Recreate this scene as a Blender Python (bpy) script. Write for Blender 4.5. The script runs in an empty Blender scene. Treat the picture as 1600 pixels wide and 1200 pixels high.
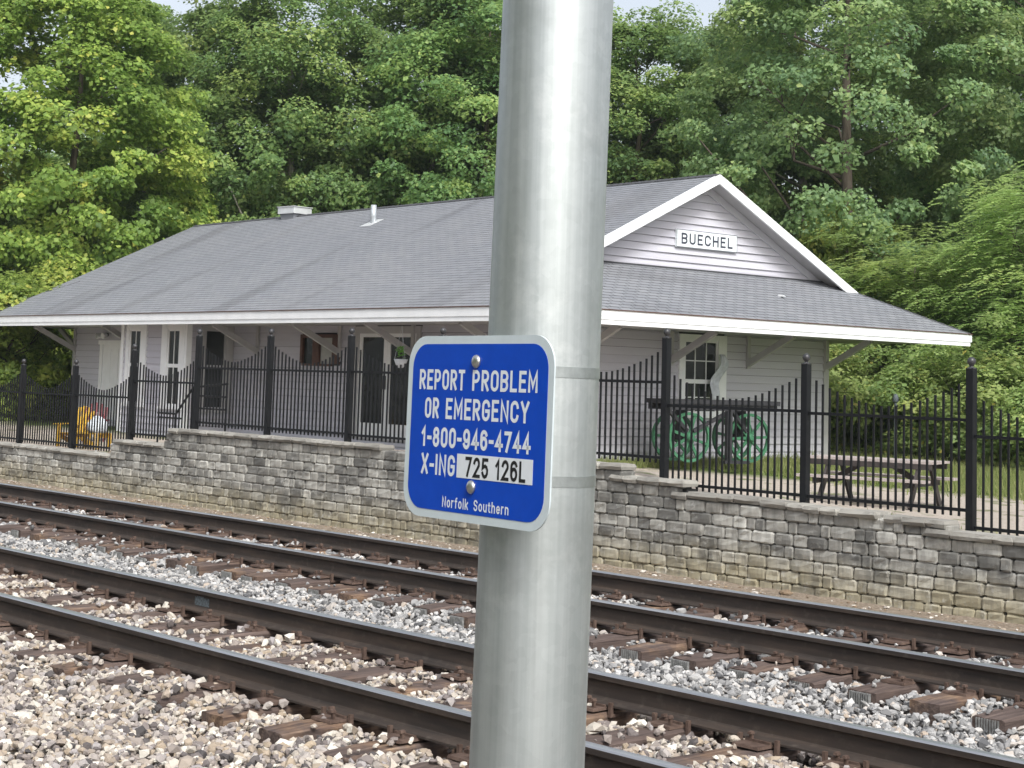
import bpy, math, random
import numpy as np
from mathutils import Matrix, Vector

C = bpy.context.scene.collection
S = bpy.context.scene
rnd = random.Random(7)
nr = np.random.default_rng(7)

# ------------------------------------------------------------------ camera
A, PIT, ROL = math.radians(42.39), math.radians(5.47), math.radians(1.72)
az = math.pi - A
fw = Vector((math.cos(az) * math.cos(PIT), math.sin(az) * math.cos(PIT), math.sin(PIT)))
rt = Vector((math.sin(az), -math.cos(az), 0))
up = rt.cross(fw)
r2 = rt * math.cos(ROL) + up * math.sin(ROL)
u2 = -rt * math.sin(ROL) + up * math.cos(ROL)
cam_data = bpy.data.cameras.new('camera')
cam = bpy.data.objects.new('camera', cam_data)
C.objects.link(cam)
M = Matrix((r2, u2, -fw)).transposed().to_4x4()
M.translation = (0, 0, 1.776)
cam.matrix_world = M
cam_data.sensor_width = 36
cam_data.lens = 2613 / 1600 * 36
cam_data.shift_y = -259 / 1600
cam_data.clip_start = 0.05
cam_data.clip_end = 2000
S.camera = cam

# ------------------------------------------------------------------ world, sun, exposure
SUN_EL, SUN_AZ = math.radians(47), math.atan2(0.90, -0.43)
w = bpy.data.worlds.new('World')
S.world = w
w.use_nodes = True
nt = w.node_tree
for n in list(nt.nodes):
    nt.nodes.remove(n)
sky = nt.nodes.new('ShaderNodeTexSky')
sky.sky_type = 'NISHITA'
sky.sun_disc = False
sky.sun_elevation = SUN_EL
sky.sun_rotation = SUN_AZ
sky.air_density = 1.0
sky.dust_density = 4.0
sky.ozone_density = 1.0
hs = nt.nodes.new('ShaderNodeHueSaturation')
hs.inputs['Saturation'].default_value = 0.42
bg = nt.nodes.new('ShaderNodeBackground')
bg.inputs['Strength'].default_value = 0.15
wo = nt.nodes.new('ShaderNodeOutputWorld')
nt.links.new(sky.outputs[0], hs.inputs['Color'])
nt.links.new(hs.outputs[0], bg.inputs[0])
nt.links.new(bg.outputs[0], wo.inputs[0])
sl = bpy.data.lights.new('sun', 'SUN')
sl.energy = 2.0
sl.angle = math.radians(15)
sl.color = (0.98, 1.0, 0.97)
sun = bpy.data.objects.new('sun', sl)
C.objects.link(sun)
sd = Vector((math.sin(SUN_AZ) * math.cos(SUN_EL), math.cos(SUN_AZ) * math.cos(SUN_EL), math.sin(SUN_EL)))
sun.rotation_euler = sd.to_track_quat('Z', 'Y').to_euler()
S.view_settings.view_transform = 'Standard'
S.view_settings.look = 'None'
S.view_settings.exposure = 0.60
S.view_settings.gamma = 1
S.view_settings.use_curve_mapping = False
S.render.engine = 'CYCLES'
S.cycles.max_bounces = 8
S.cycles.diffuse_bounces = 6
S.cycles.transparent_max_bounces = 6
S.cycles.use_denoising = True

# ------------------------------------------------------------------ materials
class NT:
    """small wrapper to write node trees briefly"""
    def __init__(s, name):
        s.m = bpy.data.materials.new(name)
        s.m.use_nodes = True
        s.t = s.m.node_tree
        s.b = s.t.nodes['Principled BSDF']
        s.out = s.t.nodes['Material Output']
    def n(s, kind, **kw):
        x = s.t.nodes.new(kind)
        for k, v in kw.items():
            setattr(x, k, v)
        return x
    def l(s, a, b):
        s.t.links.new(a, b)
    def coord(s, which='Object'):
        return s.n('ShaderNodeTexCoord').outputs[which]
    def geo(s):
        return s.n('ShaderNodeNewGeometry').outputs['Position']
    def mapv(s, v, scale=(1, 1, 1)):
        x = s.n('ShaderNodeMapping')
        x.inputs['Scale'].default_value = scale
        s.l(v, x.inputs['Vector'])
        return x.outputs[0]
    def noise(s, v, scale, detail=4, rough=.6, w=None):
        x = s.n('ShaderNodeTexNoise')
        if w is not None:
            x.noise_dimensions = '4D'
            if isinstance(w, (int, float)):
                x.inputs['W'].default_value = w
            else:
                s.l(w, x.inputs['W'])
        x.inputs['Scale'].default_value = scale
        x.inputs['Detail'].default_value = detail
        x.inputs['Roughness'].default_value = rough
        s.l(v, x.inputs['Vector'])
        return x.outputs['Fac']
    def ramp(s, f, stops, interp='LINEAR'):
        x = s.n('ShaderNodeValToRGB')
        x.color_ramp.interpolation = interp
        e = x.color_ramp.elements
        while len(e) < len(stops):
            e.new(.5)
        for i, (p, c) in enumerate(stops):
            e[i].position = p
            e[i].color = (c, c, c, 1) if isinstance(c, (int, float)) else (*c, 1)
        s.l(f, x.inputs[0])
        return x.outputs[0]
    def mix(s, f, a, b, mode='MIX'):
        x = s.n('ShaderNodeMix', data_type='RGBA', blend_type=mode)
        for i, v in ((0, f), (6, a), (7, b)):
            if isinstance(v, (int, float)):
                x.inputs[i].default_value = v if i == 0 else (v, v, v, 1)
            elif isinstance(v, tuple):
                x.inputs[i].default_value = (*v, 1)
            else:
                s.l(v, x.inputs[i])
        return x.outputs[2]
    def math(s, op, a, b=0.0, clamp=False):
        x = s.n('ShaderNodeMath', operation=op, use_clamp=clamp)
        for i, v in ((0, a), (1, b)):
            if isinstance(v, (int, float)):
                x.inputs[i].default_value = v
            else:
                s.l(v, x.inputs[i])
        return x.outputs[0]
    def rand(s):
        return s.n('ShaderNodeObjectInfo').outputs['Random']
    def attr(s, name, typ='GEOMETRY', out='Fac'):
        x = s.n('ShaderNodeAttribute', attribute_name=name, attribute_type=typ)
        return x.outputs[out]
    def sep(s, v):
        x = s.n('ShaderNodeSeparateXYZ')
        s.l(v, x.inputs[0])
        return x.outputs
    def bump(s, h, strength=.3, dist=.02):
        x = s.n('ShaderNodeBump')
        x.inputs['Strength'].default_value = strength
        x.inputs['Distance'].default_value = dist
        s.l(h, x.inputs['Height'])
        s.l(x.outputs[0], s.b.inputs['Normal'])
    def set(s, color=None, rough=None, metal=None, spec=None):
        for k, v in (('Base Color', color), ('Roughness', rough), ('Metallic', metal), ('Specular IOR Level', spec)):
            if v is None:
                continue
            if isinstance(v, tuple):
                s.b.inputs[k].default_value = (*v, 1)
            elif isinstance(v, (int, float)):
                s.b.inputs[k].default_value = v
            else:
                s.l(v, s.b.inputs[k])
        return s.m


def plain(name, col, rough=.6, metal=0, var=.18, scale=6, bump=0.0):
    k = NT(name)
    v = k.geo()
    f = k.noise(v, scale, 5)
    lo = tuple(c * (1 - var) for c in col)
    hi = tuple(min(1, c * (1 + var)) for c in col)
    c = k.ramp(f, [(.3, lo), (.7, hi)])
    if bump:
        k.bump(k.noise(v, scale * 8, 4), bump, .01)
    return k.set(c, rough, metal)


MAT = {}
MAT['white'] = plain('white_paint', (.78, .79, .80), .5, 0, .05, 3)
MAT['trim_grey'] = plain('weathered_trim', (.42, .41, .415), .6, 0, .08, 3)
MAT['black'] = plain('black_iron', (.006, .0065, .008), .5, 0, .3, 4)
MAT['black'].node_tree.nodes['Principled BSDF'].inputs['Specular IOR Level'].default_value = .3
MAT['cap_black'] = plain('faded_black_cap', (.035, .035, .038), .4, 0, .3, 4)
MAT['green'] = plain('green_paint', (.035, .13, .065), .5, 0, .25, 5)
MAT['cart_dark'] = plain('dark_cart_timber', (.02, .02, .023), .6, 0, .3, 5)
MAT['brown'] = plain('brown_wood', (.085, .035, .022), .6, 0, .3, 5)
MAT['pale'] = plain('pale_panel', (.35, .35, .33), .6, 0, .1, 5)
MAT['yellow'] = plain('yellow_plastic', (.52, .31, .03), .6, 0, .2, 7)
MAT['red'] = plain('red_plastic', (.12, .006, .012), .6, 0, .2, 7)
MAT['cloth'] = plain('white_cloth', (.55, .58, .62), .8, 0, .2, 8)
MAT['blackwire'] = MAT['black']
MAT['leaf_lime'] = plain('lime_leaf', (.12, .30, .04), .5, 0, .3, 9)
MAT['tablewood'] = plain('dark_stained_wood', (.035, .028, .026), .55, 0, .4, 9, .2)
MAT['tabletop'] = plain('worn_table_board', (.36, .31, .29), .6, 0, .25, 12, .2)
MAT['vent'] = plain('vent_metal', (.62, .63, .64), .4, .3, .1, 4)
MAT['zinc'] = plain('zinc_pipe', (.5, .53, .55), .4, .5, .1, 4)
MAT['zinc_dull'] = plain('dull_nail_plate', (.22, .22, .215), .6, .3, .4, 30)
MAT['strap'] = plain('steel_strap', (.42, .45, .445), .42, .85, .2, 40)
MAT['shade_dark'] = plain('inside_dark', (.02, .02, .02), .8)
MAT['bolt'] = plain('bolt_steel', (.62, .62, .60), .3, .9, .1, 90)
MAT['sill'] = MAT['white']


def m_siding():
    k = NT('siding_paint')
    v = k.geo()
    f = k.noise(k.mapv(v, (1.2, 1.2, 9)), 1.0, 5)
    r = k.rand()
    c = k.mix(r, (.49, .48, .535), (.55, .54, .595))
    c = k.mix(k.ramp(f, [(.35, 0.0), (.8, .35)]), c, (.43, .42, .44))
    k.bump(k.noise(k.mapv(v, (3, 3, 60)), 1, 3), .12, .004)
    return k.set(c, .62)


def m_roof(obj_random):
    k = NT('asphalt_shingle' + ('_piece' if obj_random else '_field'))
    v = k.geo()
    t = k.rand() if obj_random else k.attr('tone')
    c = k.ramp(t, [(0, (.170, .178, .198)), (.5, (.190, .198, .218)), (1, (.212, .220, .238))])
    loc = k.coord('Object')
    # long weathering streaks running up the slope
    st = k.noise(k.mapv(loc, (.9, .09, .09)), 1.0, 1.2, .5) if not obj_random else k.noise(v, .4, 3)
    c = k.mix(k.ramp(st, [(.32, .5), (.43, .0)]), c, (.10, .10, .11))
    c = k.mix(k.ramp(k.noise(v, .35, 4), [(.45, 0.0), (.75, .35)]), c, (.26, .26, .265))
    gr = k.noise(v, 160, 2)
    c = k.mix(.12, c, k.ramp(gr, [(.3, .08), (.7, .34)]))
    k.bump(gr, .15, .002)
    return k.set(c, .72, 0, .4)


def m_block(part):
    k = NT('concrete_block' + ('_piece' if part else '_field'))
    v = k.geo()
    t = k.rand() if part else k.attr('tone')
    c = k.ramp(t, [(0, (.13, .127, .12)), (.25, (.21, .205, .19)), (.6, (.31, .30, .275)), (1, (.46, .45, .415))])
    z = k.sep(v)[2]
    zz = k.math('ADD', z, k.math('MULTIPLY', k.noise(v, 1.2, 3), .5))
    low = k.ramp(zz, [(0.0, 1.0), (.42, 0.0)])
    # z runs -0.8..0.7, shift so that the lowest courses are the olive, silt-stained ones
    mp = k.n('ShaderNodeMapRange')
    mp.inputs['From Min'].default_value = -.65
    mp.inputs['From Max'].default_value = .1
    k.l(zz, mp.inputs['Value'])
    low = k.ramp(mp.outputs[0], [(0.25, .75), (.85, 0.0)])
    c = k.mix(low, c, (.36, .315, .205))
    blot = k.noise(v, 1.1, 4, .65)
    c = k.mix(k.ramp(blot, [(.51, 0.0), (.66, .66)]), c, (.065, .065, .062))
    streak = k.noise(k.mapv(v, (14, 14, 1.3)), 1.0, 4, .7)
    c = k.mix(k.ramp(streak, [(.42, 0.0), (.72, .5)]), c, (.085, .083, .078))
    pale = k.noise(v, 7, 4, .7)
    c = k.mix(k.ramp(pale, [(.56, 0.0), (.72, .5)]), c, (.55, .54, .50))
    k.bump(k.noise(v, 30, 5, .7), .6, .012)
    return k.set(c, .9, 0, .25)


def m_cap():
    k = NT('coping_stone')
    v = k.geo()
    c = k.ramp(k.rand(), [(0, (.22, .21, .19)), (1, (.38, .365, .33))])
    c = k.mix(k.ramp(k.noise(v, 5, 5, .7), [(.5, 0.0), (.75, .7)]), c, (.10, .095, .09))
    k.bump(k.noise(v, 25, 5, .7), .6, .012)
    return k.set(c, .9, 0, .25)


def m_rail_side():
    k = NT('rusted_rail')
    v = k.geo()
    f = k.noise(k.mapv(v, (.8, 8, 8)), 2, 5)
    c = k.ramp(f, [(.3, (.030, .025, .023)), (.55, (.052, .040, .034)), (.8, (.088, .063, .049))])
    c = k.mix(k.ramp(k.noise(v, 14, 4), [(.55, 0.0), (.8, .5)]), c, (.12, .10, .085))
    k.bump(k.noise(v, 60, 3), .25, .004)
    return k.set(c, .75, .15, .3)


def m_rail_top():
    k = NT('polished_railhead')
    v = k.geo()
    f = k.noise(k.mapv(v, (.4, 60, 10)), 1, 4)
    c = k.ramp(f, [(.3, (.42, .43, .45)), (.7, (.62, .62, .63))])
    return k.set(c, k.ramp(f, [(.2, .30), (.8, .42)]), .85)


def m_tie():
    k = NT('creosoted_timber')
    v = k.geo()
    r = k.rand()
    g = k.noise(k.mapv(v, (42, 2.2, 42)), 1.0, 5, .65, r)
    dark = k.ramp(g, [(.3, (.042, .030, .027)), (.55, (.105, .076, .066)), (.8, (.20, .15, .13))])
    light = k.ramp(g, [(.3, (.07, .04, .03)), (.5, (.20, .125, .08)), (.75, (.40, .28, .17))])
    sel = k.ramp(k.math('FRACT', k.math('MULTIPLY', r, 7.3)), [(.40, 0.0), (.75, .85)])
    worn = k.ramp(k.noise(v, 3.5, 4, .6, r), [(.45, 0.0), (.62, 1.0)])
    c = k.mix(k.math('MULTIPLY', sel, worn), dark, light)
    k.bump(g, .7, .012)
    return k.set(c, .85, 0, .3)


def m_plate():
    k = NT('rusted_steel')
    v = k.geo()
    c = k.ramp(k.noise(v, 18, 5, .7), [(.3, (.055, .034, .027)), (.7, (.14, .095, .075))])
    k.bump(k.noise(v, 60, 3), .3, .004)
    return k.set(c, .8, .1, .3)


def m_stone(name, stops):
    k = NT(name)
    t = k.attr('tone', 'INSTANCER')
    v = k.coord('Object')
    c = k.ramp(t, stops)
    c = k.mix(k.ramp(k.noise(k.geo(), 45, 4, .7), [(.4, 0.0), (.75, .4)]), c, k.mix(.5, c, .05))
    return k.set(c, .85, 0, .25)


def m_pole():
    k = NT('galvanised_aluminium')
    v = k.coord('Object')
    sp = k.n('ShaderNodeTexVoronoi')
    sp.inputs['Scale'].default_value = 90
    k.l(v, sp.inputs['Vector'])
    f = k.noise(k.mapv(v, (55, 55, .5)), 1.0, 6, .7)
    c = k.ramp(f, [(.3, (.42, .455, .45)), (.7, (.585, .615, .61))])
    bw = k.n('ShaderNodeRGBToBW')
    k.l(sp.outputs['Color'], bw.inputs[0])
    c = k.mix(.05, c, bw.outputs[0])
    c = k.mix(k.ramp(k.noise(v, 9, 6, .75), [(.54, 0.0), (.68, .3)]), c, (.78, .79, .77))
    c = k.mix(k.ramp(k.noise(v, 5, 5, .75), [(.52, 0.0), (.68, .38)]), c, (.34, .36, .35))
    rg = k.ramp(k.noise(k.mapv(v, (18, 18, 3)), 1.0, 5, .7), [(.3, .40), (.7, .56)])
    k.bump(k.noise(k.mapv(v, (40, 40, 3)), 1.0, 5, .7), .10, .002)
    return k.set(c, rg, .80)


def m_leaf(name, stops, trans=.52):
    k = NT(name)
    t = k.attr('tone')
    r = k.rand()
    c = k.ramp(t, stops)
    hsv = k.n('ShaderNodeHueSaturation')
    k.l(k.math('ADD', .485, k.math('MULTIPLY', r, .03)), hsv.inputs['Hue'])
    k.l(k.math('ADD', .85, k.math('MULTIPLY', r, .3)), hsv.inputs['Value'])
    k.l(c, hsv.inputs['Color'])
    k.set(hsv.outputs[0], .5, 0, .35)
    tr = k.n('ShaderNodeBsdfTranslucent')
    k.l(k.mix(.5, hsv.outputs[0], (.36, .48, .15)), tr.inputs['Color'])
    mx = k.n('ShaderNodeMixShader')
    mx.inputs[0].default_value = trans
    k.l(k.b.outputs[0], mx.inputs[1])
    k.l(tr.outputs[0], mx.inputs[2])
    k.l(mx.outputs[0], k.out.inputs[0])
    return k.m


def m_bark(name, a, b):
    k = NT(name)
    v = k.coord('Object')
    f = k.noise(k.mapv(v, (9, 9, 1.6)), 1.0, 5, .7)
    k.bump(f, .8, .05)
    return k.set(k.ramp(f, [(.3, a), (.7, b)]), .9, 0, .2)


def m_ground():
    k = NT('ground_cover')
    v = k.geo()
    x, y, z = k.sep(v)
    wob = k.math('MULTIPLY', k.math('SUBTRACT', k.noise(v, .7, 4), .5), 1.6)
    yy = k.math('ADD', y, wob)
    fine = k.noise(v, 26, 5, .75)
    med = k.noise(v, 3, 4)
    bed = k.ramp(fine, [(.3, (.06, .055, .05)), (.7, (.20, .18, .16))])
    dirt = k.ramp(fine, [(.3, (.13, .10, .075)), (.5, (.24, .19, .145)), (.72, (.40, .35, .29))])
    yard = k.ramp(fine, [(.3, (.30, .25, .21)), (.7, (.52, .46, .40))])
    grass = k.ramp(k.math('ADD', k.math('MULTIPLY', fine, .5), k.math('MULTIPLY', med, .5)), [(.3, (.04, .065, .015)), (.7, (.13, .17, .04))])
    def step(a, b):
        mp = k.n('ShaderNodeMapRange')
        mp.inputs['From Min'].default_value = a
        mp.inputs['From Max'].default_value = b
        k.l(yy, mp.inputs['Value'])
        return mp.outputs[0]
    c = k.mix(step(12.2, 13.0), bed, dirt)
    c = k.mix(step(17.25, 17.4), c, yard)
    # grass verge close to the building and beyond the yard; it starts nearer on the left
    xl = k.n('ShaderNodeMapRange')
    xl.inputs['From Min'].default_value = -30
    xl.inputs['From Max'].default_value = -17
    xl.inputs['To Min'].default_value = 21.0
    xl.inputs['To Max'].default_value = 27.0
    k.l(x, xl.inputs['Value'])
    gm = k.math('MULTIPLY', k.math('SUBTRACT', yy, xl.outputs[0]), .9, True)
    c = k.mix(gm, c, grass)
    tuft = k.ramp(k.noise(v, 1.3, 5, .65), [(.55, 0.0), (.66, .8)])
    tuft = k.math('MULTIPLY', tuft, step(17.3, 17.5))
    c = k.mix(tuft, c, grass)
    k.bump(fine, .8, .03)
    return k.set(c, .95, 0, .15)


MAT['siding'] = m_siding()
MAT['sheathing'] = plain('lap_shade_sheathing', (.04, .038, .04), .9)  # backing coloured dark so the gaps between clapboards read as shadow lines
MAT['shingle_edge'] = plain('asphalt_edge_shade', (.05, .051, .056), .9, 0, .2, 20)  # dark cut edges, also standing in for the shadow lines between courses
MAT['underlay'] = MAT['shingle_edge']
MAT['shingle'] = m_roof(False)
MAT['shingle_piece'] = m_roof(True)
MAT['block'] = m_block(True)
MAT['block_field'] = m_block(False)
MAT['cap'] = m_cap()
MAT['rail'] = m_rail_side()
MAT['railtop'] = m_rail_top()
MAT['tie'] = m_tie()
MAT['plate'] = m_plate()
MAT['pole'] = m_pole()
MAT['ground'] = m_ground()
MAT['bark'] = m_bark('grey_bark', (.07, .055, .045), (.19, .155, .125))
MAT['bark_pale'] = m_bark('pale_bark', (.16, .14, .11), (.42, .40, .34))
GREEN_BRIGHT = [(0, (.13, .21, .05)), (.45, (.28, .39, .085)), (.8, (.46, .54, .12)), (1, (.58, .56, .13))]
GREEN_MID = [(0, (.10, .18, .075)), (.5, (.21, .325, .115)), (.85, (.35, .45, .145)), (1, (.44, .50, .16))]
GREEN_COOL = [(0, (.12, .19, .10)), (.5, (.235, .33, .15)), (.85, (.35, .43, .18)), (1, (.42, .47, .19))]
GREEN_LOCUST = [(0, (.20, .30, .11)), (.5, (.36, .46, .165)), (.9, (.47, .55, .20)), (1, (.60, .52, .14))]
MAT['grass'] = m_leaf('dry_grass', [(0, (.12, .15, .05)), (.5, (.22, .255, .085)), (1, (.40, .37, .18))])
MAT['leaf_bright'] = m_leaf('bright_foliage', GREEN_BRIGHT)
MAT['leaf_mid'] = m_leaf('forest_foliage', GREEN_MID)
MAT['leaf_cool'] = m_leaf('cool_foliage', GREEN_COOL)
MAT['leaf_locust'] = m_leaf('locust_foliage', GREEN_LOCUST)
kg = NT('window_glass')
MAT['glass'] = kg.set(kg.ramp(kg.noise(kg.geo(), 1.2, 3), [(.3, (.008, .010, .010)), (.7, (.035, .04, .038))]), .06, 0, .6)
kb = NT('sign_blue')
MAT['signblue'] = kb.set(kb.ramp(kb.noise(kb.coord(), 30, 4), [(.3, (.002, .050, .40)), (.7, (.003, .060, .46))]), .35, 0, .4)
MAT['signwhite'] = plain('reflective_white', (.66, .69, .72), .4, 0, .04, 60)
MAT['signgrey'] = plain('sign_border', (.52, .58, .60), .4, 0, .05, 40)
MAT['letterblack'] = plain('black_print', (.01, .01, .012), .5)
MAT['lettergrey'] = plain('faded_print', (.03, .033, .055), .6)
MAT['signboard'] = plain('painted_signboard', (.74, .78, .80), .5, 0, .05, 6)
MAT['bluepaint'] = plain('pale_blue_spray', (.075, .09, .10), .75, 0, .8, 60)


# ------------------------------------------------------------------ mesh helpers
class MB:
    def __init__(s):
        s.v, s.f, s.mi = [], [], []
    def add(s, vs, fs, mi=0):
        o = len(s.v)
        s.v += [tuple(p) for p in vs]
        for f in fs:
            s.f.append(tuple(o + i for i in f))
            s.mi.append(mi)
        return s
    BOXF = [(0, 3, 2, 1), (4, 5, 6, 7), (0, 1, 5, 4), (1, 2, 6, 5), (2, 3, 7, 6), (3, 0, 4, 7)]
    def box(s, x0, x1, y0, y1, z0, z1, mi=0):
        return s.add([(x0, y0, z0), (x1, y0, z0), (x1, y1, z0), (x0, y1, z0), (x0, y0, z1), (x1, y0, z1), (x1, y1, z1), (x0, y1, z1)], s.BOXF, mi)
    def hexa(s, p, mi=0):
        return s.add(p, s.BOXF, mi)
    def bar(s, a, b, wx, wy, mi=0, upv=(0, 0, 1)):
        a, b = Vector(a), Vector(b)
        d = (b - a).normalized()
        u = Vector(upv)
        if abs(d.dot(u)) > .99:
            u = Vector((0, 1, 0))
        x = d.cross(u).normalized() * wx / 2
        y = x.cross(d).normalized() * wy / 2
        p = []
        for q in (a, b):
            p += [q - x - y, q + x - y, q + x + y, q - x + y]
        return s.hexa(p, mi)
    def tube(s, pts, rads, n=8, mi=0, caps=True):
        pts = [Vector(p) for p in pts]
        rings = []
        for i, p in enumerate(pts):
            d = (pts[min(i + 1, len(pts) - 1)] - pts[max(i - 1, 0)]).normalized()
            u = Vector((0, 0, 1)) if abs(d.z) < .9 else Vector((1, 0, 0))
            x = d.cross(u).normalized()
            y = x.cross(d)
            r = rads[i] if hasattr(rads, '__len__') else rads
            rings.append([p + (x * math.cos(2 * math.pi * k / n) + y * math.sin(2 * math.pi * k / n)) * r for k in range(n)])
        vs = [q for r in rings for q in r]
        fs = []
        for i in range(len(pts) - 1):
            for k in range(n):
                a, b = i * n + k, i * n + (k + 1) % n
                fs.append((a, b, b + n, a + n))
        if caps:
            fs.append(tuple(range(n))[::-1])
            fs.append(tuple((len(pts) - 1) * n + k for k in range(n)))
        return s.add(vs, fs, mi)
    def lathe(s, prof, n=12, c=(0, 0, 0), mi=0):
        vs = [(c[0] + r * math.cos(2 * math.pi * k / n), c[1] + r * math.sin(2 * math.pi * k / n), c[2] + z) for r, z in prof for k in range(n)]
        fs = []
        for i in range(len(prof) - 1):
            for k in range(n):
                a, b = i * n + k, i * n + (k + 1) % n
                fs.append((a, b, b + n, a + n))
        fs.append(tuple(range(n))[::-1])
        fs.append(tuple((len(prof) - 1) * n + k for k in range(n)))
        return s.add(vs, fs, mi)
    def mesh(s, name, mats, smooth=False):
        me = bpy.data.meshes.new(name)
        me.from_pydata(s.v, [], s.f)
        for m in (mats if isinstance(mats, (list, tuple)) else [mats]):
            me.materials.append(m)
        if any(s.mi):
            me.polygons.foreach_set('material_index', s.mi)
        if smooth:
            me.polygons.foreach_set('use_smooth', [True] * len(me.polygons))
        me.update()
        return me
    def build(s, name, mats, parent=None, smooth=False):
        return link(name, s.mesh(name, mats, smooth), parent)


def link(name, data, parent=None, loc=None, rot=None, scale=None):
    o = bpy.data.objects.new(name, data)
    C.objects.link(o)
    if parent is not None:
        o.parent = parent
    if loc is not None:
        o.location = loc
    if rot is not None:
        o.rotation_euler = rot
    if scale is not None:
        o.scale = scale
    return o


def tag(o, label=None, cat=None, group=None, kind=None):
    for k, v in (('label', label), ('category', cat), ('group', group), ('kind', kind)):
        if v:
            o[k] = v
    return o


def thing(name, label, cat, loc=(0, 0, 0), rz=0, group=None):
    o = link(name, None, None, loc, (0, 0, rz))
    o.empty_display_size = .2
    return tag(o, label, cat, group)


def mesh_np(name, V, F, mat, tone=None, mi=None):
    """quads or triangles straight from arrays"""
    me = bpy.data.meshes.new(name)
    k = F.shape[1]
    me.vertices.add(len(V))
    me.vertices.foreach_set('co', np.ascontiguousarray(V, np.float32).ravel())
    me.loops.add(F.size)
    me.loops.foreach_set('vertex_index', np.ascontiguousarray(F, np.int32).ravel())
    me.polygons.add(len(F))
    me.polygons.foreach_set('loop_start', np.arange(len(F), dtype=np.int32) * k)
    me.polygons.foreach_set('loop_total', np.full(len(F), k, np.int32))
    me.update(calc_edges=True)
    if tone is not None:
        a = me.attributes.new('tone', 'FLOAT', 'FACE')
        a.data.foreach_set('value', np.ascontiguousarray(tone, np.float32))
    for m in (mat if isinstance(mat, (list, tuple)) else [mat]):
        me.materials.append(m)
    if mi is not None:
        me.polygons.foreach_set('material_index', np.ascontiguousarray(mi, np.int32))
        me.shade_flat()
    return me


# ------------------------------------------------------------------ ground
BED = np.array([(-60, -.1), (1.2, -.12), (3.0, -.30), (4.8, -.32), (5.5, -.32), (8.0, -.32), (8.7, -.36), (9.3, -.34), (12.0, -.32), (12.6, -.38), (13.7, -.72), (16.6, -.80), (17.30, -.80)])
HF = np.array([(-70, -.06), (-31.2, -.06), (-30.6, .18), (-28.9, .22), (-28.2, .50), (-17, .50), (-16.0, .40), (-15.0, .22), (-12.6, .17), (-11.2, .03), (-8, -.05), (10, -.1)])
HB = np.array([(-90, .1), (-26, .15), (-24, .12), (-21, .02), (-17, -.13), (-8, -.15), (20, -.15)])


def ground_z(X, Y):
    X = np.asarray(X, float)
    Y = np.asarray(Y, float)
    bed = np.interp(Y, BED[:, 0], BED[:, 1])
    hf = np.interp(X, HF[:, 0], HF[:, 1])
    hb = np.interp(X, HB[:, 0], HB[:, 1])
    t = np.clip((Y - 17.6) / 5.5, 0, 1)
    t = t * t * (3 - 2 * t)
    yard = hf * (1 - t) + hb * t
    return np.where(Y <= 17.305, bed, yard)


xs = np.concatenate([np.linspace(-400, -80, 9)[:-1], np.linspace(-80, -45, 15)[:-1], np.linspace(-45, 5, 140), np.linspace(8, 300, 10)])
ys = np.concatenate([np.linspace(-200, -2, 10)[:-1], np.linspace(-2, 17.3, 60), [17.31], np.linspace(17.5, 34, 55), np.linspace(38, 80, 12), np.linspace(120, 600, 8)])
XX, YY = np.meshgrid(xs, ys)
ZZ = ground_z(XX, YY) + np.where((YY > 12.6) | (YY < 4), nr.normal(0, .012, XX.shape), 0)
V = np.stack([XX.ravel(), YY.ravel(), ZZ.ravel()], 1)
ny, nx = XX.shape
i = (np.arange(ny - 1)[:, None] * nx + np.arange(nx - 1)[None, :]).ravel()
F = np.stack([i, i + 1, i + nx + 1, i + nx], 1)
g = link('ground', mesh_np('ground', V, F, MAT['ground']))
tag(g, kind='structure')

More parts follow.
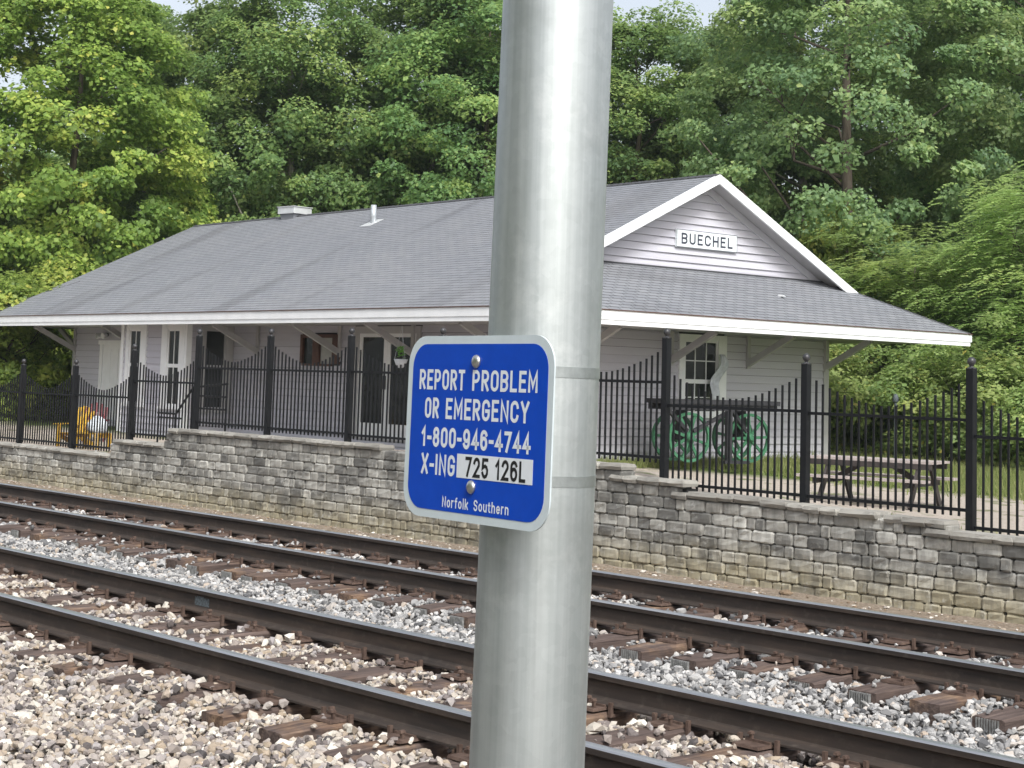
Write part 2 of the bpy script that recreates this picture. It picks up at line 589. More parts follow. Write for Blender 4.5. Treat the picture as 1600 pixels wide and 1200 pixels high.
# ------------------------------------------------------------------ ballast
def stones(name, pts, scl, rot, tone, mat, seed):
    me = bpy.data.meshes.new(name)
    me.vertices.add(len(pts))
    me.vertices.foreach_set('co', np.ascontiguousarray(pts, np.float32).ravel())
    for an, ty, arr, key in (('scl', 'FLOAT_VECTOR', scl, 'vector'), ('rot', 'FLOAT_VECTOR', rot, 'vector'), ('tone', 'FLOAT', tone, 'value')):
        a = me.attributes.new(an, ty, 'POINT')
        a.data.foreach_set(key, np.ascontiguousarray(arr, np.float32).ravel())
    a = me.attributes.new('pick', 'INT', 'POINT')
    a.data.foreach_set('value', nr.integers(0, 8, len(pts)).astype(np.int32))
    me.materials.append(mat)
    o = link(name, me)
    ng = bpy.data.node_groups.new(name, 'GeometryNodeTree')
    ng.interface.new_socket('Geometry', in_out='INPUT', socket_type='NodeSocketGeometry')
    ng.interface.new_socket('Geometry', in_out='OUTPUT', socket_type='NodeSocketGeometry')
    N, L = ng.nodes, ng.links
    gi, go = N.new('NodeGroupInput'), N.new('NodeGroupOutput')
    g2i = N.new('GeometryNodeGeometryToInstance')
    for q in range(8):
        ico = N.new('GeometryNodeMeshIcoSphere')
        ico.inputs['Radius'].default_value = .5
        ico.inputs['Subdivisions'].default_value = 2 if q % 4 == 0 else 1
        nz = N.new('ShaderNodeTexNoise')
        nz.noise_dimensions = '4D'
        nz.inputs['W'].default_value = seed * 10 + q * 3.7
        nz.inputs['Scale'].default_value = 1.7
        nz.inputs['Detail'].default_value = 1.5
        sub = N.new('ShaderNodeVectorMath')
        sub.operation = 'SUBTRACT'
        sub.inputs[1].default_value = (.5, .5, .5)
        mul = N.new('ShaderNodeVectorMath')
        mul.operation = 'SCALE'
        mul.inputs['Scale'].default_value = 1.05
        sp = N.new('GeometryNodeSetPosition')
        sm = N.new('GeometryNodeSetMaterial')
        sm.inputs['Material'].default_value = mat
        ss = N.new('GeometryNodeSetShadeSmooth')
        ss.inputs['Shade Smooth'].default_value = False
        L.new(nz.outputs['Color'], sub.inputs[0])
        L.new(sub.outputs[0], mul.inputs[0])
        L.new(mul.outputs[0], sp.inputs['Offset'])
        L.new(ico.outputs['Mesh'], sp.inputs['Geometry'])
        L.new(sp.outputs[0], ss.inputs[0])
        L.new(ss.outputs[0], sm.inputs[0])
        L.new(sm.outputs[0], g2i.inputs[0])
    iop = N.new('GeometryNodeInstanceOnPoints')
    iop.inputs['Pick Instance'].default_value = True
    def na(nm, ty):
        x = N.new('GeometryNodeInputNamedAttribute')
        x.data_type = ty
        x.inputs['Name'].default_value = nm
        return x.outputs['Attribute']
    e2r = N.new('FunctionNodeEulerToRotation')
    L.new(na('rot', 'FLOAT_VECTOR'), e2r.inputs[0])
    L.new(e2r.outputs[0], iop.inputs['Rotation'])
    L.new(na('scl', 'FLOAT_VECTOR'), iop.inputs['Scale'])
    L.new(na('pick', 'INT'), iop.inputs['Instance Index'])
    L.new(gi.outputs[0], iop.inputs['Points'])
    L.new(g2i.outputs[0], iop.inputs['Instance'])
    L.new(iop.outputs[0], go.inputs[0])
    md = o.modifiers.new('stones', 'NODES')
    md.node_group = ng
    tag(o, kind='stuff')
    return o


R1, R2, R3, R4 = 6.03, 7.53, 9.94, 11.44
T1, T2 = (R1 + R2) / 2, (R3 + R4) / 2
SP1, PH1, SP2, PH2 = .61, -9.09, .51, -7.24
STONE = np.array([(2.0, -.20), (3.4, -.29), (4.6, -.29), (5.2, -.275), (5.6, -.243), (8.0, -.243), (8.35, -.28), (8.8, -.30), (9.15, -.305), (9.5, -.275), (9.75, -.25), (11.9, -.245), (12.3, -.29), (12.8, -.42), (13.6, -.70), (14.5, -.76)])


def scatter(n, y0, y1):
    Y = nr.uniform(y0, y1, n * 2)
    lo, hi = -2.02 * Y - 3.5, -.59 * Y + 2.5
    keep = nr.uniform(0, 1, n * 2) < (hi - lo) / (-.59 * y1 + 2.5 + 2.02 * y1 + 3.5)
    Y, lo, hi = Y[keep][:n], lo[keep][:n], hi[keep][:n]
    X = nr.uniform(lo, hi)
    return X, Y


def on_tie(X, Y):
    m = np.zeros(len(X), bool)
    for tc, sp, ph in ((T1, SP1, PH1), (T2, SP2, PH2)):
        d = np.abs((X - ph + sp / 2) % sp - sp / 2)
        m |= (np.abs(Y - tc) < 1.32) & (d < .125)
    return m


def near_rail(Y):
    m = np.zeros(len(Y), bool)
    for r in (R1, R2, R3, R4):
        m |= np.abs(Y - r) < .105
    return m


def bed_layer(name, n, y0, y1, size, stops, keepf=None, seed=1):
    X, Y = scatter(n, y0, y1)
    k = ~near_rail(Y)
    ot = on_tie(X, Y)
    k &= ~ot | (nr.uniform(0, 1, len(X)) < np.where(Y < 8.3, .06, .03))
    if keepf is not None:
        k &= keepf(X, Y)
    X, Y, ot = X[k], Y[k], ot[k]
    s = size * np.exp(nr.normal(0, .28, len(X)))
    zb = np.interp(Y, STONE[:, 0], STONE[:, 1])
    lump = .016 * np.sin(X * 3.1 + Y * 2.0) + .014 * np.sin(X * 1.3 - Y * 4.3 + 1)
    z = np.where(ot, -.20 + s * .25, zb + lump + nr.uniform(-.028, .022, len(X)))
    # between the ties and rails the ballast sits a little lower
    scl = np.stack([s * nr.uniform(.8, 1.35, len(X)), s * nr.uniform(.7, 1.1, len(X)), s * nr.uniform(.5, .85, len(X))], 1)
    rot = np.stack([nr.normal(0, .5, len(X)), nr.normal(0, .5, len(X)), nr.uniform(0, 6.28, len(X))], 1)
    return stones(name, np.stack([X, Y, z], 1), scl, rot, nr.uniform(0, 1, len(X)), m_stone(name, stops), seed)


TAN = [(0, (.06, .055, .055)), (.12, (.17, .145, .14)), (.28, (.28, .24, .215)), (.44, (.37, .295, .215)), (.58, (.31, .285, .285)), (.74, (.43, .375, .315)), (.90, (.54, .50, .44)), (1, (.68, .64, .57))]
GREY = [(0, (.08, .08, .085)), (.2, (.20, .197, .197)), (.45, (.30, .295, .295)), (.62, (.38, .37, .36)), (.80, (.47, .46, .45)), (.93, (.38, .31, .25)), (1, (.64, .625, .61))]
bed_layer('tan_ballast', 98000, 2.4, 8.35, .043, TAN, lambda X, Y: Y < 8.25 + .25 * np.sin(X * 2.2), 1)
bed_layer('grey_ballast', 98000, 7.9, 13.2, .043, GREY, lambda X, Y: Y > 8.1 + .25 * np.sin(X * 2.2), 2)
# thin litter of small stones and leaves on the dirt strip by the wall
Xd, Yd = scatter(7000, 12.6, 17.1)
sz = .022 * np.exp(nr.normal(0, .5, len(Xd)))
stones('loose_gravel', np.stack([Xd, Yd, ground_z(Xd, Yd) + sz * .15], 1), np.stack([sz * 1.4, sz, sz * .6], 1), np.stack([0 * Xd, 0 * Xd, nr.uniform(0, 6, len(Xd))], 1),
       nr.uniform(0, 1, len(Xd)), m_stone('loose_gravel', [(0, (.14, .10, .07)), (.4, (.30, .22, .14)), (.7, (.42, .38, .34)), (1, (.66, .62, .56))]), 3)

# ------------------------------------------------------------------ the two tracks
def rail_mesh(x0, x1):
    prof = [(-.070, -.180), (.070, -.180), (.070, -.168), (.016, -.150), (.010, -.140), (.010, -.062), (.016, -.050), (.036, -.040), (.038, -.010), (.030, -.0015), (.018, 0),
            (-.018, 0), (-.030, -.0015), (-.038, -.010), (-.036, -.040), (-.016, -.050), (-.010, -.062), (-.010, -.140), (-.016, -.150), (-.070, -.168)]
    mb = MB()
    n = len(prof)
    xs_ = np.arange(x0, x1 + .1, 4.0)
    vs = [(x, y, z) for x in xs_ for y, z in prof]
    for j in range(len(xs_) - 1):
        for k in range(n):
            a, b = j * n + k, j * n + (k + 1) % n
            mb.f.append((a, a + n, b + n, b))
            mb.mi.append(1 if 8 <= k <= 12 else 0)
    mb.v = vs
    mb.f.append(tuple(range(n)))
    mb.mi.append(0)
    mb.f.append(tuple(range((len(xs_) - 1) * n, len(xs_) * n))[::-1])
    mb.mi.append(0)
    return mb.mesh('rail', [MAT['rail'], MAT['railtop']])


def tie_variants():
    out = []
    for q in range(5):
        mb = MB()
        ny_, hw = 13, .115
        yy_ = np.linspace(-1.3, 1.3, ny_)
        rr = random.Random(q)
        vs = []
        for j, y in enumerate(yy_):
            e = .012 if j in (0, ny_ - 1) else 0
            jz = [rr.uniform(-.006, .004) for _ in range(4)]
            dx = rr.uniform(-.006, .006)
            yo = y + (rr.uniform(-.03, .03) if e else 0)
            vs += [(-hw + dx, yo, -.18), (-hw + dx, yo, -.018 + jz[0]), (-hw + .018 + dx, yo, -e + jz[1] * .4), (-.02 + dx, yo, jz[2] - e - .003), (.03 + dx, yo, jz[2] * .5 - e), (hw - .018 + dx, yo, -e + jz[3] * .4), (hw + dx, yo, -.018 + jz[0]), (hw + dx, yo, -.18)]
        fs = []
        for j in range(ny_ - 1):
            for k in range(7):
                a = j * 8 + k
                fs.append((a, a + 8, a + 9, a + 1))
        fs.append(tuple(range(8)))
        fs.append(tuple(range((ny_ - 1) * 8, ny_ * 8))[::-1])
        mb.add(vs, fs)
        out.append(mb.mesh('tie', MAT['tie']))
    return out


TIES = tie_variants()
pm = MB()
pm.hexa([(-.095, -.20, 0), (.095, -.20, 0), (.095, .20, 0), (-.095, .20, 0), (-.090, -.195, .016), (.090, -.195, .016), (.090, .195, .016), (-.090, .195, .016)])
for sy in (-1, 1):
    pm.box(-.088, .088, min(sy * .076, sy * .092), max(sy * .076, sy * .092), .0165, .030)
PLATE = pm.mesh('tie_plate', MAT['plate'])
sm_ = MB()
sm_.box(-.009, .009, -.009, .009, 0, .038)
sm_.hexa([(-.014, -.022, .038), (.014, -.022, .038), (.014, .014, .038), (-.014, .014, .038), (-.010, -.020, .052), (.010, -.020, .052), (.010, .010, .054), (-.010, .010, .054)])
SPIKE = sm_.mesh('spike', MAT['plate'])
am = MB()
am.box(-.011, .011, -.024, .0, -.05, .036)
am.box(-.011, .011, .0005, .15, -.05, -.032)
ANCHOR = am.mesh('rail_anchor', MAT['plate'])


em = MB()
for q in range(9):
    em.box(-.085 + q * .019, -.085 + q * .019 + .010, -1.322, -1.30, -.15, -.02)
ENDP = em.mesh('end_plate', MAT['bolt_dull'] if 'bolt_dull' in MAT else MAT['zinc_dull'])


def track(label, yc, rails, sp, ph, x0, x1, group):
    t = thing('railway_track', label, 'railway track', (ph, yc, 0), 0, group)
    for ry in rails:
        link('rail', rail_mesh(-60 - ph, 12 - ph), t, (0, ry - yc, 0))
    k0, k1 = math.ceil((x0 - ph) / sp), math.floor((x1 - ph) / sp)
    for k in range(k0, k1 + 1):
        tie = link('tie', rnd.choice(TIES), t, (k * sp + rnd.uniform(-.02, .02), rnd.uniform(-.05, .05), -.20 + rnd.uniform(-.012, .003)), (0, 0, rnd.uniform(-.02, .02)))
        if yc > 9 and k % 6 != 2 or k % 7 == 0:
            link('end_plate', ENDP, tie, (0, -.012, 0))
        for ry in rails:
            dy = ry - yc - tie.location.y
            dz = -.198 - tie.location.z
            link('tie_plate', PLATE, tie, (0, dy, dz))
            for sx, sy in ((-.05, -1), (.05, 1), (.055, -1), (-.055, 1)):
                if rnd.random() < .82:
                    off = .082 if (sx, sy) in ((-.05, -1), (.05, 1)) else .15
                    link('spike', SPIKE, tie, (sx, dy + sy * off, dz + .006 + rnd.uniform(-.006, .012)), (0, 0, 0 if sy < 0 else math.pi))
            for sx in (-1, 1):
                if rnd.random() < .75:
                    link('rail_anchor', ANCHOR, tie, (sx * .132, dy - .070, dz + .012))
    return t


trk1 = track('nearer railway track in tan ballast with splintered brown ties', T1, (R1, R2), SP1, PH1, -20, 1.5, 'railway tracks')
trk2 = track('farther railway track with dark tie ends in grey ballast beside the block wall', T2, (R3, R4), SP2, PH2, -30, -1, 'railway tracks')
# faint sprayed mark on the web of the second rail
pt = MB()
pt.box(-11.93, -11.72, R2 - .0125, R2 - .0105, -.135, -.07)
pt.box(-11.90, -11.80, R2 - .0126, R2 - .0105, -.069, -.062)
o = pt.build('paint_mark', MAT['bluepaint'], trk1)
o.location = (-PH1, -T1, 0)

# ------------------------------------------------------------------ retaining wall
CH = .155
WALL_Y = 17.18
wall = thing('retaining_wall', 'stepped grey concrete block retaining wall below the iron fence', 'wall', (-20, WALL_Y, -.8))


def block_mesh(wd, seed, ht=.152, dp=.26):
    rr = random.Random(seed)
    mb = MB()
    gx = [0, .09, .5, .91, 1]
    gz = [0, .14, .5, .86, 1]
    vs = []
    for b, v in enumerate(gz):
        for a, u in enumerate(gx):
            edge = (a in (0, 4)) + (b in (0, 4))
            y = (0, .014, .036)[edge] + (rr.uniform(-.012, .010) if edge == 0 else rr.uniform(-.006, .008))
            x = (u - .5) * wd
            z = v * ht
            if edge == 2:
                x *= 1 - .030 / wd
                z += (.012 if b == 0 else -.012)
            x += rr.uniform(-.004, .004)
            z += rr.uniform(-.003, .003)
            vs.append((x, y, z))
    fs = []
    for b in range(4):
        for a in range(4):
            q = b * 5 + a
            fs.append((q, q + 1, q + 6, q + 5))
    ring = [0, 1, 2, 3, 4, 9, 14, 19, 24, 23, 22, 21, 20, 15, 10, 5]
    base = len(vs)
    for r in ring:
        vs.append((vs[r][0], dp, vs[r][2]))
    n = len(ring)
    for k in range(n):
        a, b = ring[k], ring[(k + 1) % n]
        fs.append((b, a, base + k, base + (k + 1) % n))
    mb.add(vs, fs)
    return mb


WID = [.15, .23, .30, .37]
BM = {wd: [block_mesh(wd - .010, 10 * i + q) for q in range(4)] for i, wd in enumerate(WID)}
BME = {wd: [b.mesh('block', MAT['block']) for b in L_] for wd, L_ in BM.items()}
# top of the uppermost course along the wall (caps lie above it)
STEPS = [(-41.0, -30.75, 1), (-30.75, -28.55, 3), (-28.55, -21.2, 5), (-21.2, -16.45, 5), (-16.45, -15.25, 4), (-15.25, -11.2, 3), (-11.2, -6.0, 2)]
Z0 = -.80 - CH  # underside of the buried first course
def top_course(x):
    for a, b, t in STEPS:
        if a <= x < b:
            return t
    return 2
BASE_N = 5  # courses up to z ~ -0.01 counted from Z0
blocks = []
for row in range(0, 9):
    zb = .535 - (9 - row) * CH
    x = -41 - rnd.uniform(0, .3)
    while x < -6:
        wd = rnd.choices(WID, (2, 3, 3, 3))[0]
        lim = {1: -.085, 2: .07, 3: .225, 4: .38, 5: .535}[top_course(x + wd * .5)]
        if zb + CH <= lim + .02:
            blocks.append((x + wd / 2, zb, wd, row))
        x += wd
vis = [b for b in blocks if (-16.95 < b[0] < -9.6) or (-36.5 < b[0] < -21.2)]
vis.sort(key=lambda b: (b[0] < -17, -b[0]))
vis_set = set(vis[:298])
fv, ff, ft = [], [], []
for b in blocks:
    q = rnd.randrange(4)
    py = .010 * (-(b[1] + .8) * -1) + rnd.uniform(-.012, .012)
    if b in vis_set:
        link('block', BME[b[2]][q], wall, (b[0] + 20, py, b[1] + .8), (0, 0, rnd.uniform(-.02, .02)))
    else:
        mb = BM[b[2]][q]
        o_ = len(fv)
        fv += [(v[0] + b[0] + 20, v[1] + py, v[2] + b[1] + .8) for v in mb.v]
        ff += [tuple(o_ + i for i in f) for f in mb.f]
        ft += [rnd.random()] * len(mb.f)
me = mesh_np('blockwork', np.array(fv), np.array(ff), MAT['block_field'], ft, [0] * len(ff))
o = link('blockwork', me, wall)
tag(o, kind='stuff')
# dark core behind the face so that no light leaks through the joints
core = MB()
for a, b, t in STEPS:
    core.box(a + 20, b + 20 - .002, .10, .30, -.3, {1: -.085, 2: .07, 3: .225, 4: .38, 5: .535}[t] + - .03 + .8)
core.build('wall_core', MAT['shade_dark'], wall)


def cap_mesh(wd, seed):
    rr = random.Random(seed)
    h, d = .085, .34
    mb = MB()
    def j(a=.008):
        return rr.uniform(-a, a)
    lo, mid, hi = [], [], []
    for (x, y) in ((-.5, 0), (0, 0), (.5, 0), (.5, 1), (0, 1), (-.5, 1)):
        px, py = x * (wd - .012), -.045 + y * d
        s = .022
        lo.append((px * (1 - .02 / wd), py + (s if y == 0 else -s) + j(), j(.003)))
        mid.append((px + j(.004), py + j(.010), h * .5 + j()))
        hi.append((px * (1 - .03 / wd), py + (s if y == 0 else -s) + j(), h + j(.006)))
    fs = [(5, 4, 3, 2, 1, 0), (12, 13, 14, 15, 16, 17)]
    for k in range(6):
        n2 = (k + 1) % 6
        fs += [(k, n2, n2 + 6, k + 6), (k + 6, n2 + 6, n2 + 12, k + 12)]
    mb.add(lo + mid + hi, fs)
    return mb.mesh('cap_stone', MAT['cap'])


CW = [.26, .34, .44, .56]
CM = {wd: [cap_mesh(wd, i * 7 + q) for q in range(3)] for i, wd in enumerate(CW)}
capspans = [(-41, -30.85, -.085), (-30.60, -28.70, .225), (-28.45, -21.85, .535), (-21.05, -16.35, .535), (-16.60, -15.20, .38), (-15.42, -12.72, .225), (-12.65, -12.03, .205), (-11.99, -11.12, .185), (-11.40, -6.0, .07)]
for a, b, z in capspans:
    x = a
    while x < b - .12:
        wd = rnd.choice(CW)
        if x + wd > b + .05:
            wd = min(CW, key=lambda c: abs(c - (b - x)))
        sag = .02 * math.sin((x + 15.4) * 1.9) if -15.4 < x < -12.7 else 0
        link('cap_stone', rnd.choice(CM[wd]), wall, (x + wd / 2 + 20, rnd.uniform(-.015, .015), z + .8 + sag + rnd.uniform(-.004, .006)), (0, rnd.uniform(-.012, .02), rnd.uniform(-.04, .04)))
        x += wd

# ------------------------------------------------------------------ iron fence
FY = 17.53
FX0, BAY = -35.42, 2.44
fence = thing('iron_fence', 'black iron picket fence with ball topped posts along the block wall', 'fence', (FX0, FY, 0))
RZ = {-2: (1.10, .06), -1: (1.13, .085), 0: (1.135, .095), 1: (1.15, .09), 2: (1.50, .43), 3: (1.80, .755), 4: (1.80, .745), 5: (1.81, .73), 6: (1.80, .73), 7: (1.785, .735), 8: (1.465, .39), 9: (1.445, .385), 10: (1.255, .19), 11: (1.10, .04)}
PICK = MB().box(-.0115, .0115, -.0115, .0115, 0, 1).mesh('picket', MAT['black'])
FRAIL = MB().box(0, BAY - .10, -.019, .019, -.019, .019).mesh('fence_rail', MAT['black'])
BALL = MB().lathe([(.010, -.055), (.055, -.055), (.055, -.040), (.030, -.030), (.018, -.020), (.030, -.008), (.046, .012), (.052, .038), (.046, .064), (.030, .082), (.008, .092)], 14).mesh('ball_finial', MAT['cap_black'], True)
npk = 0
for n in range(-2, 13):
    zt = max(RZ.get(n - 1, (0, 0))[0], RZ.get(n, (0, 0))[0])
    zb = min(RZ.get(n - 1, RZ.get(n))[1], RZ.get(n, RZ.get(n - 1))[1])
    ball = zt + {8: .76, 9: .75, 10: .75}.get(n, .755)
    x = n * BAY
    h = ball - .092
    pb = MB().box(-.047, .047, -.047, .047, zb - .38, h - .04)
    po = link('post', pb.mesh('post', MAT['black']), fence, (x, 0, 0))
    link('ball_finial', BALL, po, (0, 0, h))
    if n in RZ:
        tz, bz = RZ[n]
        for z in (tz, bz):
            link('fence_rail', FRAIL, fence, (x + .05, 0, z))
        for k in range(1, 21):
            u = k / 21
            s = abs(2 * u - 1)
            top = tz + .125 + .35 * (s ** 1.6)
            bot = bz - .075
            link('picket', PICK, fence, (x + .05 + u * (BAY - .10), rnd.uniform(-.002, .002), bot), (rnd.uniform(-.004, .004), rnd.uniform(-.004, .004), 0), (1, 1, top - bot))
            npk += 1

# ------------------------------------------------------------------ depot building
BETA = math.radians(-1.95)
bld = thing('depot_building', 'low grey clapboard railway depot with wide shingled roof and a gable sign', 'building', (-23.738, 22.791, 0), BETA)
L, W, OV = -20.57, 8.47, 2.3
ZE, SLOPE = 3.09, .479
MID = W / 2
def roof_z(y):
    return ZE + SLOPE * (y + OV) if y < MID else ZE + SLOPE * (W + OV - y)
ZR = roof_z(MID)


def obx(mb, O, D, N, s0, s1, n0, n1, z0, z1, mi=0):
    O, D, N = Vector(O), Vector(D), Vector(N)
    p = []
    for z in (z0, z1):
        for s, n in ((s0, n0), (s1, n0), (s1, n1), (s0, n1)):
            p.append(O + D * s + N * n + Vector((0, 0, z)))
    mb.hexa(p, mi)


def siding(wallo, O, D, N, s0, s1, z0, z1, openings=(), span=None, ex=.165):
    O, D, N = Vector(O), Vector(D), Vector(N)
    z = z0
    while z < z1 - .01:
        zt = min(z + ex, z1)
        a0, a1 = (s0, s1) if span is None else span(z + ex * .35)
        if a1 - a0 > .05:
            segs = [(a0, a1)]
            for oa, ob, oz0, oz1 in openings:
                # what is left of a board that runs into the foot or head of an opening
                for pa, pb in ((z, oz0), (oz1, zt)):
                    if oz0 < zt - .02 and oz1 > z + .02 and z <= pa < pb - .015 and pb <= zt and min(ob, a1) - max(oa, a0) > .03:
                        q = MB()
                        obx(q, O, D, N, max(oa, a0) + .002, min(ob, a1) - .002, 0, .03, pa, pb - .004)
                        q.build('clapboard', MAT['siding'], wallo)
                if oz0 < zt - .02 and oz1 > z + .02:
                    ns = []
                    for a, b in segs:
                        if ob <= a or oa >= b:
                            ns.append((a, b))
                            continue
                        if oa > a:
                            ns.append((a, oa))
                        if ob < b:
                            ns.append((ob, b))
                    segs = ns
            for a, b in segs:
                # long courses are pieced from boards, as nailed
                cuts = [a]
                if b - a > 4.2:
                    cuts.append(a + (b - a) * rnd.uniform(.3, .7))
                cuts.append(b)
                for c0, c1 in zip(cuts[:-1], cuts[1:]):
                    c1 -= .003
                    tb = min(z + ex - .004, z1)
                    p = []
                    jb = rnd.uniform(-.003, .003)
                    for zz, no in ((z + jb, .040), (tb, .004)):
                        for s, n in ((c0, 0), (c1, 0), (c1, no), (c0, no)):
                            p.append(O + D * s + N * n + Vector((0, 0, zz)))
                    q = [p[0], p[1], p[2], p[3], p[4], p[5], p[6], p[7]]
                    MB().hexa(q).build('clapboard', MAT['siding'], wallo)
        z += ex


def window(name, par, O, D, N, s0, s1, z0, z1, tl, tr, tt, tb, cols, rows, mid, mat='white', matp=None, label=None):
    """glass from s0..s1, z0..z1; casing boards around it; sash bars and panes are sub-parts"""
    mb = MB()
    obx(mb, O, D, N, s0 - tl, s0, 0, .065, z0 - tb, z1 + tt)
    obx(mb, O, D, N, s1, s1 + tr, 0, .065, z0 - tb, z1 + tt)
    obx(mb, O, D, N, s0, s1, 0, .050, z1, z1 + tt)
    obx(mb, O, D, N, s0 - tl - .03, s1 + tr + .03, 0, .085, z0 - tb - .05, z0 - tb)
    obx(mb, O, D, N, s0, s1, 0, .050, z0 - tb, z0)
    wn = mb.build(name, MAT[mat], par)
    if label:
        wn['label'] = label
    levels = [z0] + ([mid] if mid else []) + [z1]
    for a, b in zip(levels[:-1], levels[1:]):
        pb = MB()
        obx(pb, O, D, N, s0, s1, .004, .012, a + .002, b - .002)
        pb.build('pane', matp or MAT['glass'], wn)
        sb = MB()
        fr = .045
        obx(sb, O, D, N, s0, s0 + fr, .013, .036, a, b)
        obx(sb, O, D, N, s1 - fr, s1, .013, .036, a, b)
        obx(sb, O, D, N, s0 + fr, s1 - fr, .013, .036, a, a + fr)
        obx(sb, O, D, N, s0 + fr, s1 - fr, .013, .036, b - fr, b)
        sb.build('sash', MAT[mat], wn)
        mu = MB()
        for c in range(1, cols):
            x = s0 + (s1 - s0) * c / cols
            obx(mu, O, D, N, x - .011, x + .011, .0125, .028, a + fr, b - fr)
        for r in range(1, rows):
            z = a + (b - a) * r / rows
            obx(mu, O, D, N, s0 + fr, s1 - fr, .0125, .024, z - .011, z + .011)
        if mu.v:
            mu.build('muntin', MAT[mat], wn)
    return wn


X1, Y1, Z1 = Vector((1, 0, 0)), Vector((0, 1, 0)), Vector((0, 0, 1))
# wall backings
def wallpart(x0, x1, y0, y1, z0, z1, label=None):
    o = MB().box(x0, x1, y0, y1, z0, z1).build('wall', MAT['sheathing'], bld)
    if label:
        o['label'] = label
    return o
ZW = 2.86
front = wallpart(L, -.0, 0, .14, .05, ZW, 'track side wall under the deep eave')
gable_w = wallpart(-.14, 0, .142, W - .142, .05, ZW, 'end wall facing right')
back_w = wallpart(L, 0, W - .14, W, .05, ZW)
left_w = wallpart(L, L + .14, .142, W - .142, .05, ZW)
O_f, D_f, N_f = (0, 0, 0), X1, -Y1
ops_front = [(-19.0, -17.55, .3, 2.5), (-15.15, -11.85, 0, 3), (-8.75, -7.15, 1.95, 2.70), (-6.62, -4.12, .4, 2.86)]
siding(front, O_f, D_f, N_f, L, 0, .06, ZW, ops_front)
# bay
bay = MB().box(-15.15, -11.85, -1.3, -.002, .05, ZW).build('bay', MAT['sheathing'], bld)
bay['label'] = 'projecting ticket bay with three tall windows'
O_b = (0, -1.3, 0)
siding(bay, O_b, D_f, N_f, -15.15, -11.85, .06, ZW, [(-14.90, -13.85, .78, ZW), (-13.03, -11.91, .78, ZW)])
window('window', bld, O_b, D_f, N_f, -14.75, -14.14, .86, 2.74, .16, .30, .12, .04, 2, 1, 1.84)
window('window', bld, O_b, D_f, N_f, -12.76, -12.16, .86, 2.74, .28, .26, .12, .04, 2, 1, 1.84)
O_s = (-11.85, 0, 0)
siding(bay, O_s, Y1, X1, -1.3, -.005, .06, ZW, [(-.93, -.05, .72, ZW)])
window('window', bld, O_s, Y1, X1, -.84, -.24, .8, 2.76, .10, .20, .10, .04, 1, 1, 1.84, 'trim_grey')
cb = MB()
for cx, cy in ((-15.15, -1.3), (-11.85, -1.3)):
    cb.box(cx - (.052 if cx < -13 else .10), cx + (.10 if cx < -13 else .052), cy - .054, cy + .09, .1, ZW)
cb.build('corner_board', MAT['white'], bld)
cb = MB()
cb.box(L - .05, L + .11, -.054, .11, .1, ZW)
cb.box(-.11, .054, -.054, .11, .1, ZW)
cb.box(-.11, .054, W - .12, W + .054, .1, ZW)
cb.build('corner_board', MAT['trim_grey'], bld)
# left door
dm = MB()
obx(dm, O_f, D_f, N_f, -18.95, -18.78, 0, .05, .3, 2.38)
obx(dm, O_f, D_f, N_f, -17.75, -17.58, 0, .05, .3, 2.38)
obx(dm, O_f, D_f, N_f, -19.02, -17.5, 0, .065, 2.38, 2.50)
door = dm.build('door', MAT['white'], bld)
d2 = MB()
obx(d2, O_f, D_f, N_f, -18.78, -17.75, .004, .022, .3, 2.38)
for a, b in ((-18.66, -18.31), (-18.22, -17.87)):
    for za, zb in ((.45, 1.2), (1.32, 2.25)):
        obx(d2, O_f, D_f, N_f, a, b, .0225, .032, za, zb)
d2.build('door_leaf', MAT['white'], door)
kn = MB().lathe([(.01, 0), (.03, .01), (.03, .04), (.01, .05)], 8)
kno = kn.build('handle', MAT['bolt'], door, True)
kno.location = (-17.84, -.032, 1.25)
kno.rotation_euler = (math.pi / 2, 0, 0)
# wall lamp above the left door
lm = thing('wall_lamp', 'twin headed floodlight on the clapboards above the left door', 'wall lamp', bld.matrix_basis @ Vector((-18.55, -.03, 2.66)), BETA)
MB().tube([(0, 0, 0), (0, -.06, 0)], .055, 10).build('base', MAT['cap_black'], lm)
for sx in (-1, 1):
    MB().tube([(sx * .05, -.045, 0), (sx * .17, -.12, -.02)], [.03, .03], 8).build('arm', MAT['cap_black'], lm)
    MB().tube([(sx * .17, -.12, -.02), (sx * .20, -.26, -.05)], [.05, .085], 10).build('lamp_head', MAT['vent'], lm)
# double door
dm = MB()
obx(dm, O_f, D_f, N_f, -6.58, -6.40, 0, .05, .35, 2.84)
obx(dm, O_f, D_f, N_f, -4.28, -4.14, 0, .05, .35, 2.84)
obx(dm, O_f, D_f, N_f, -6.40, -4.28, 0, .05, 2.68, 2.84)
obx(dm, O_f, D_f, N_f, -6.40, -4.28, 0, .06, .33, .42)
dd = dm.build('double_door', MAT['trim_grey'], bld)
for a, b in ((-6.395, -5.345), (-5.335, -4.285)):
    lf = MB()
    obx(lf, O_f, D_f, N_f, a, a + .12, .002, .035, .42, 2.68)
    obx(lf, O_f, D_f, N_f, b - .12, b, .002, .035, .42, 2.68)
    obx(lf, O_f, D_f, N_f, a + .12, b - .12, .002, .035, .42, .70)
    obx(lf, O_f, D_f, N_f, a + .12, b - .12, .002, .035, 2.60, 2.68)
    lfo = lf.build('door_leaf', MAT['white'], dd)
    gl = MB()
    obx(gl, O_f, D_f, N_f, a + .12, b - .12, .004, .012, .70, 2.60)
    gl.build('door_glass', MAT['glass'], dd)
lk = MB()
obx(lk, O_f, D_f, N_f, -5.44, -5.345, .036, .07, 1.45, 1.75)
lk.build('handle', MAT['cap_black'], dd)
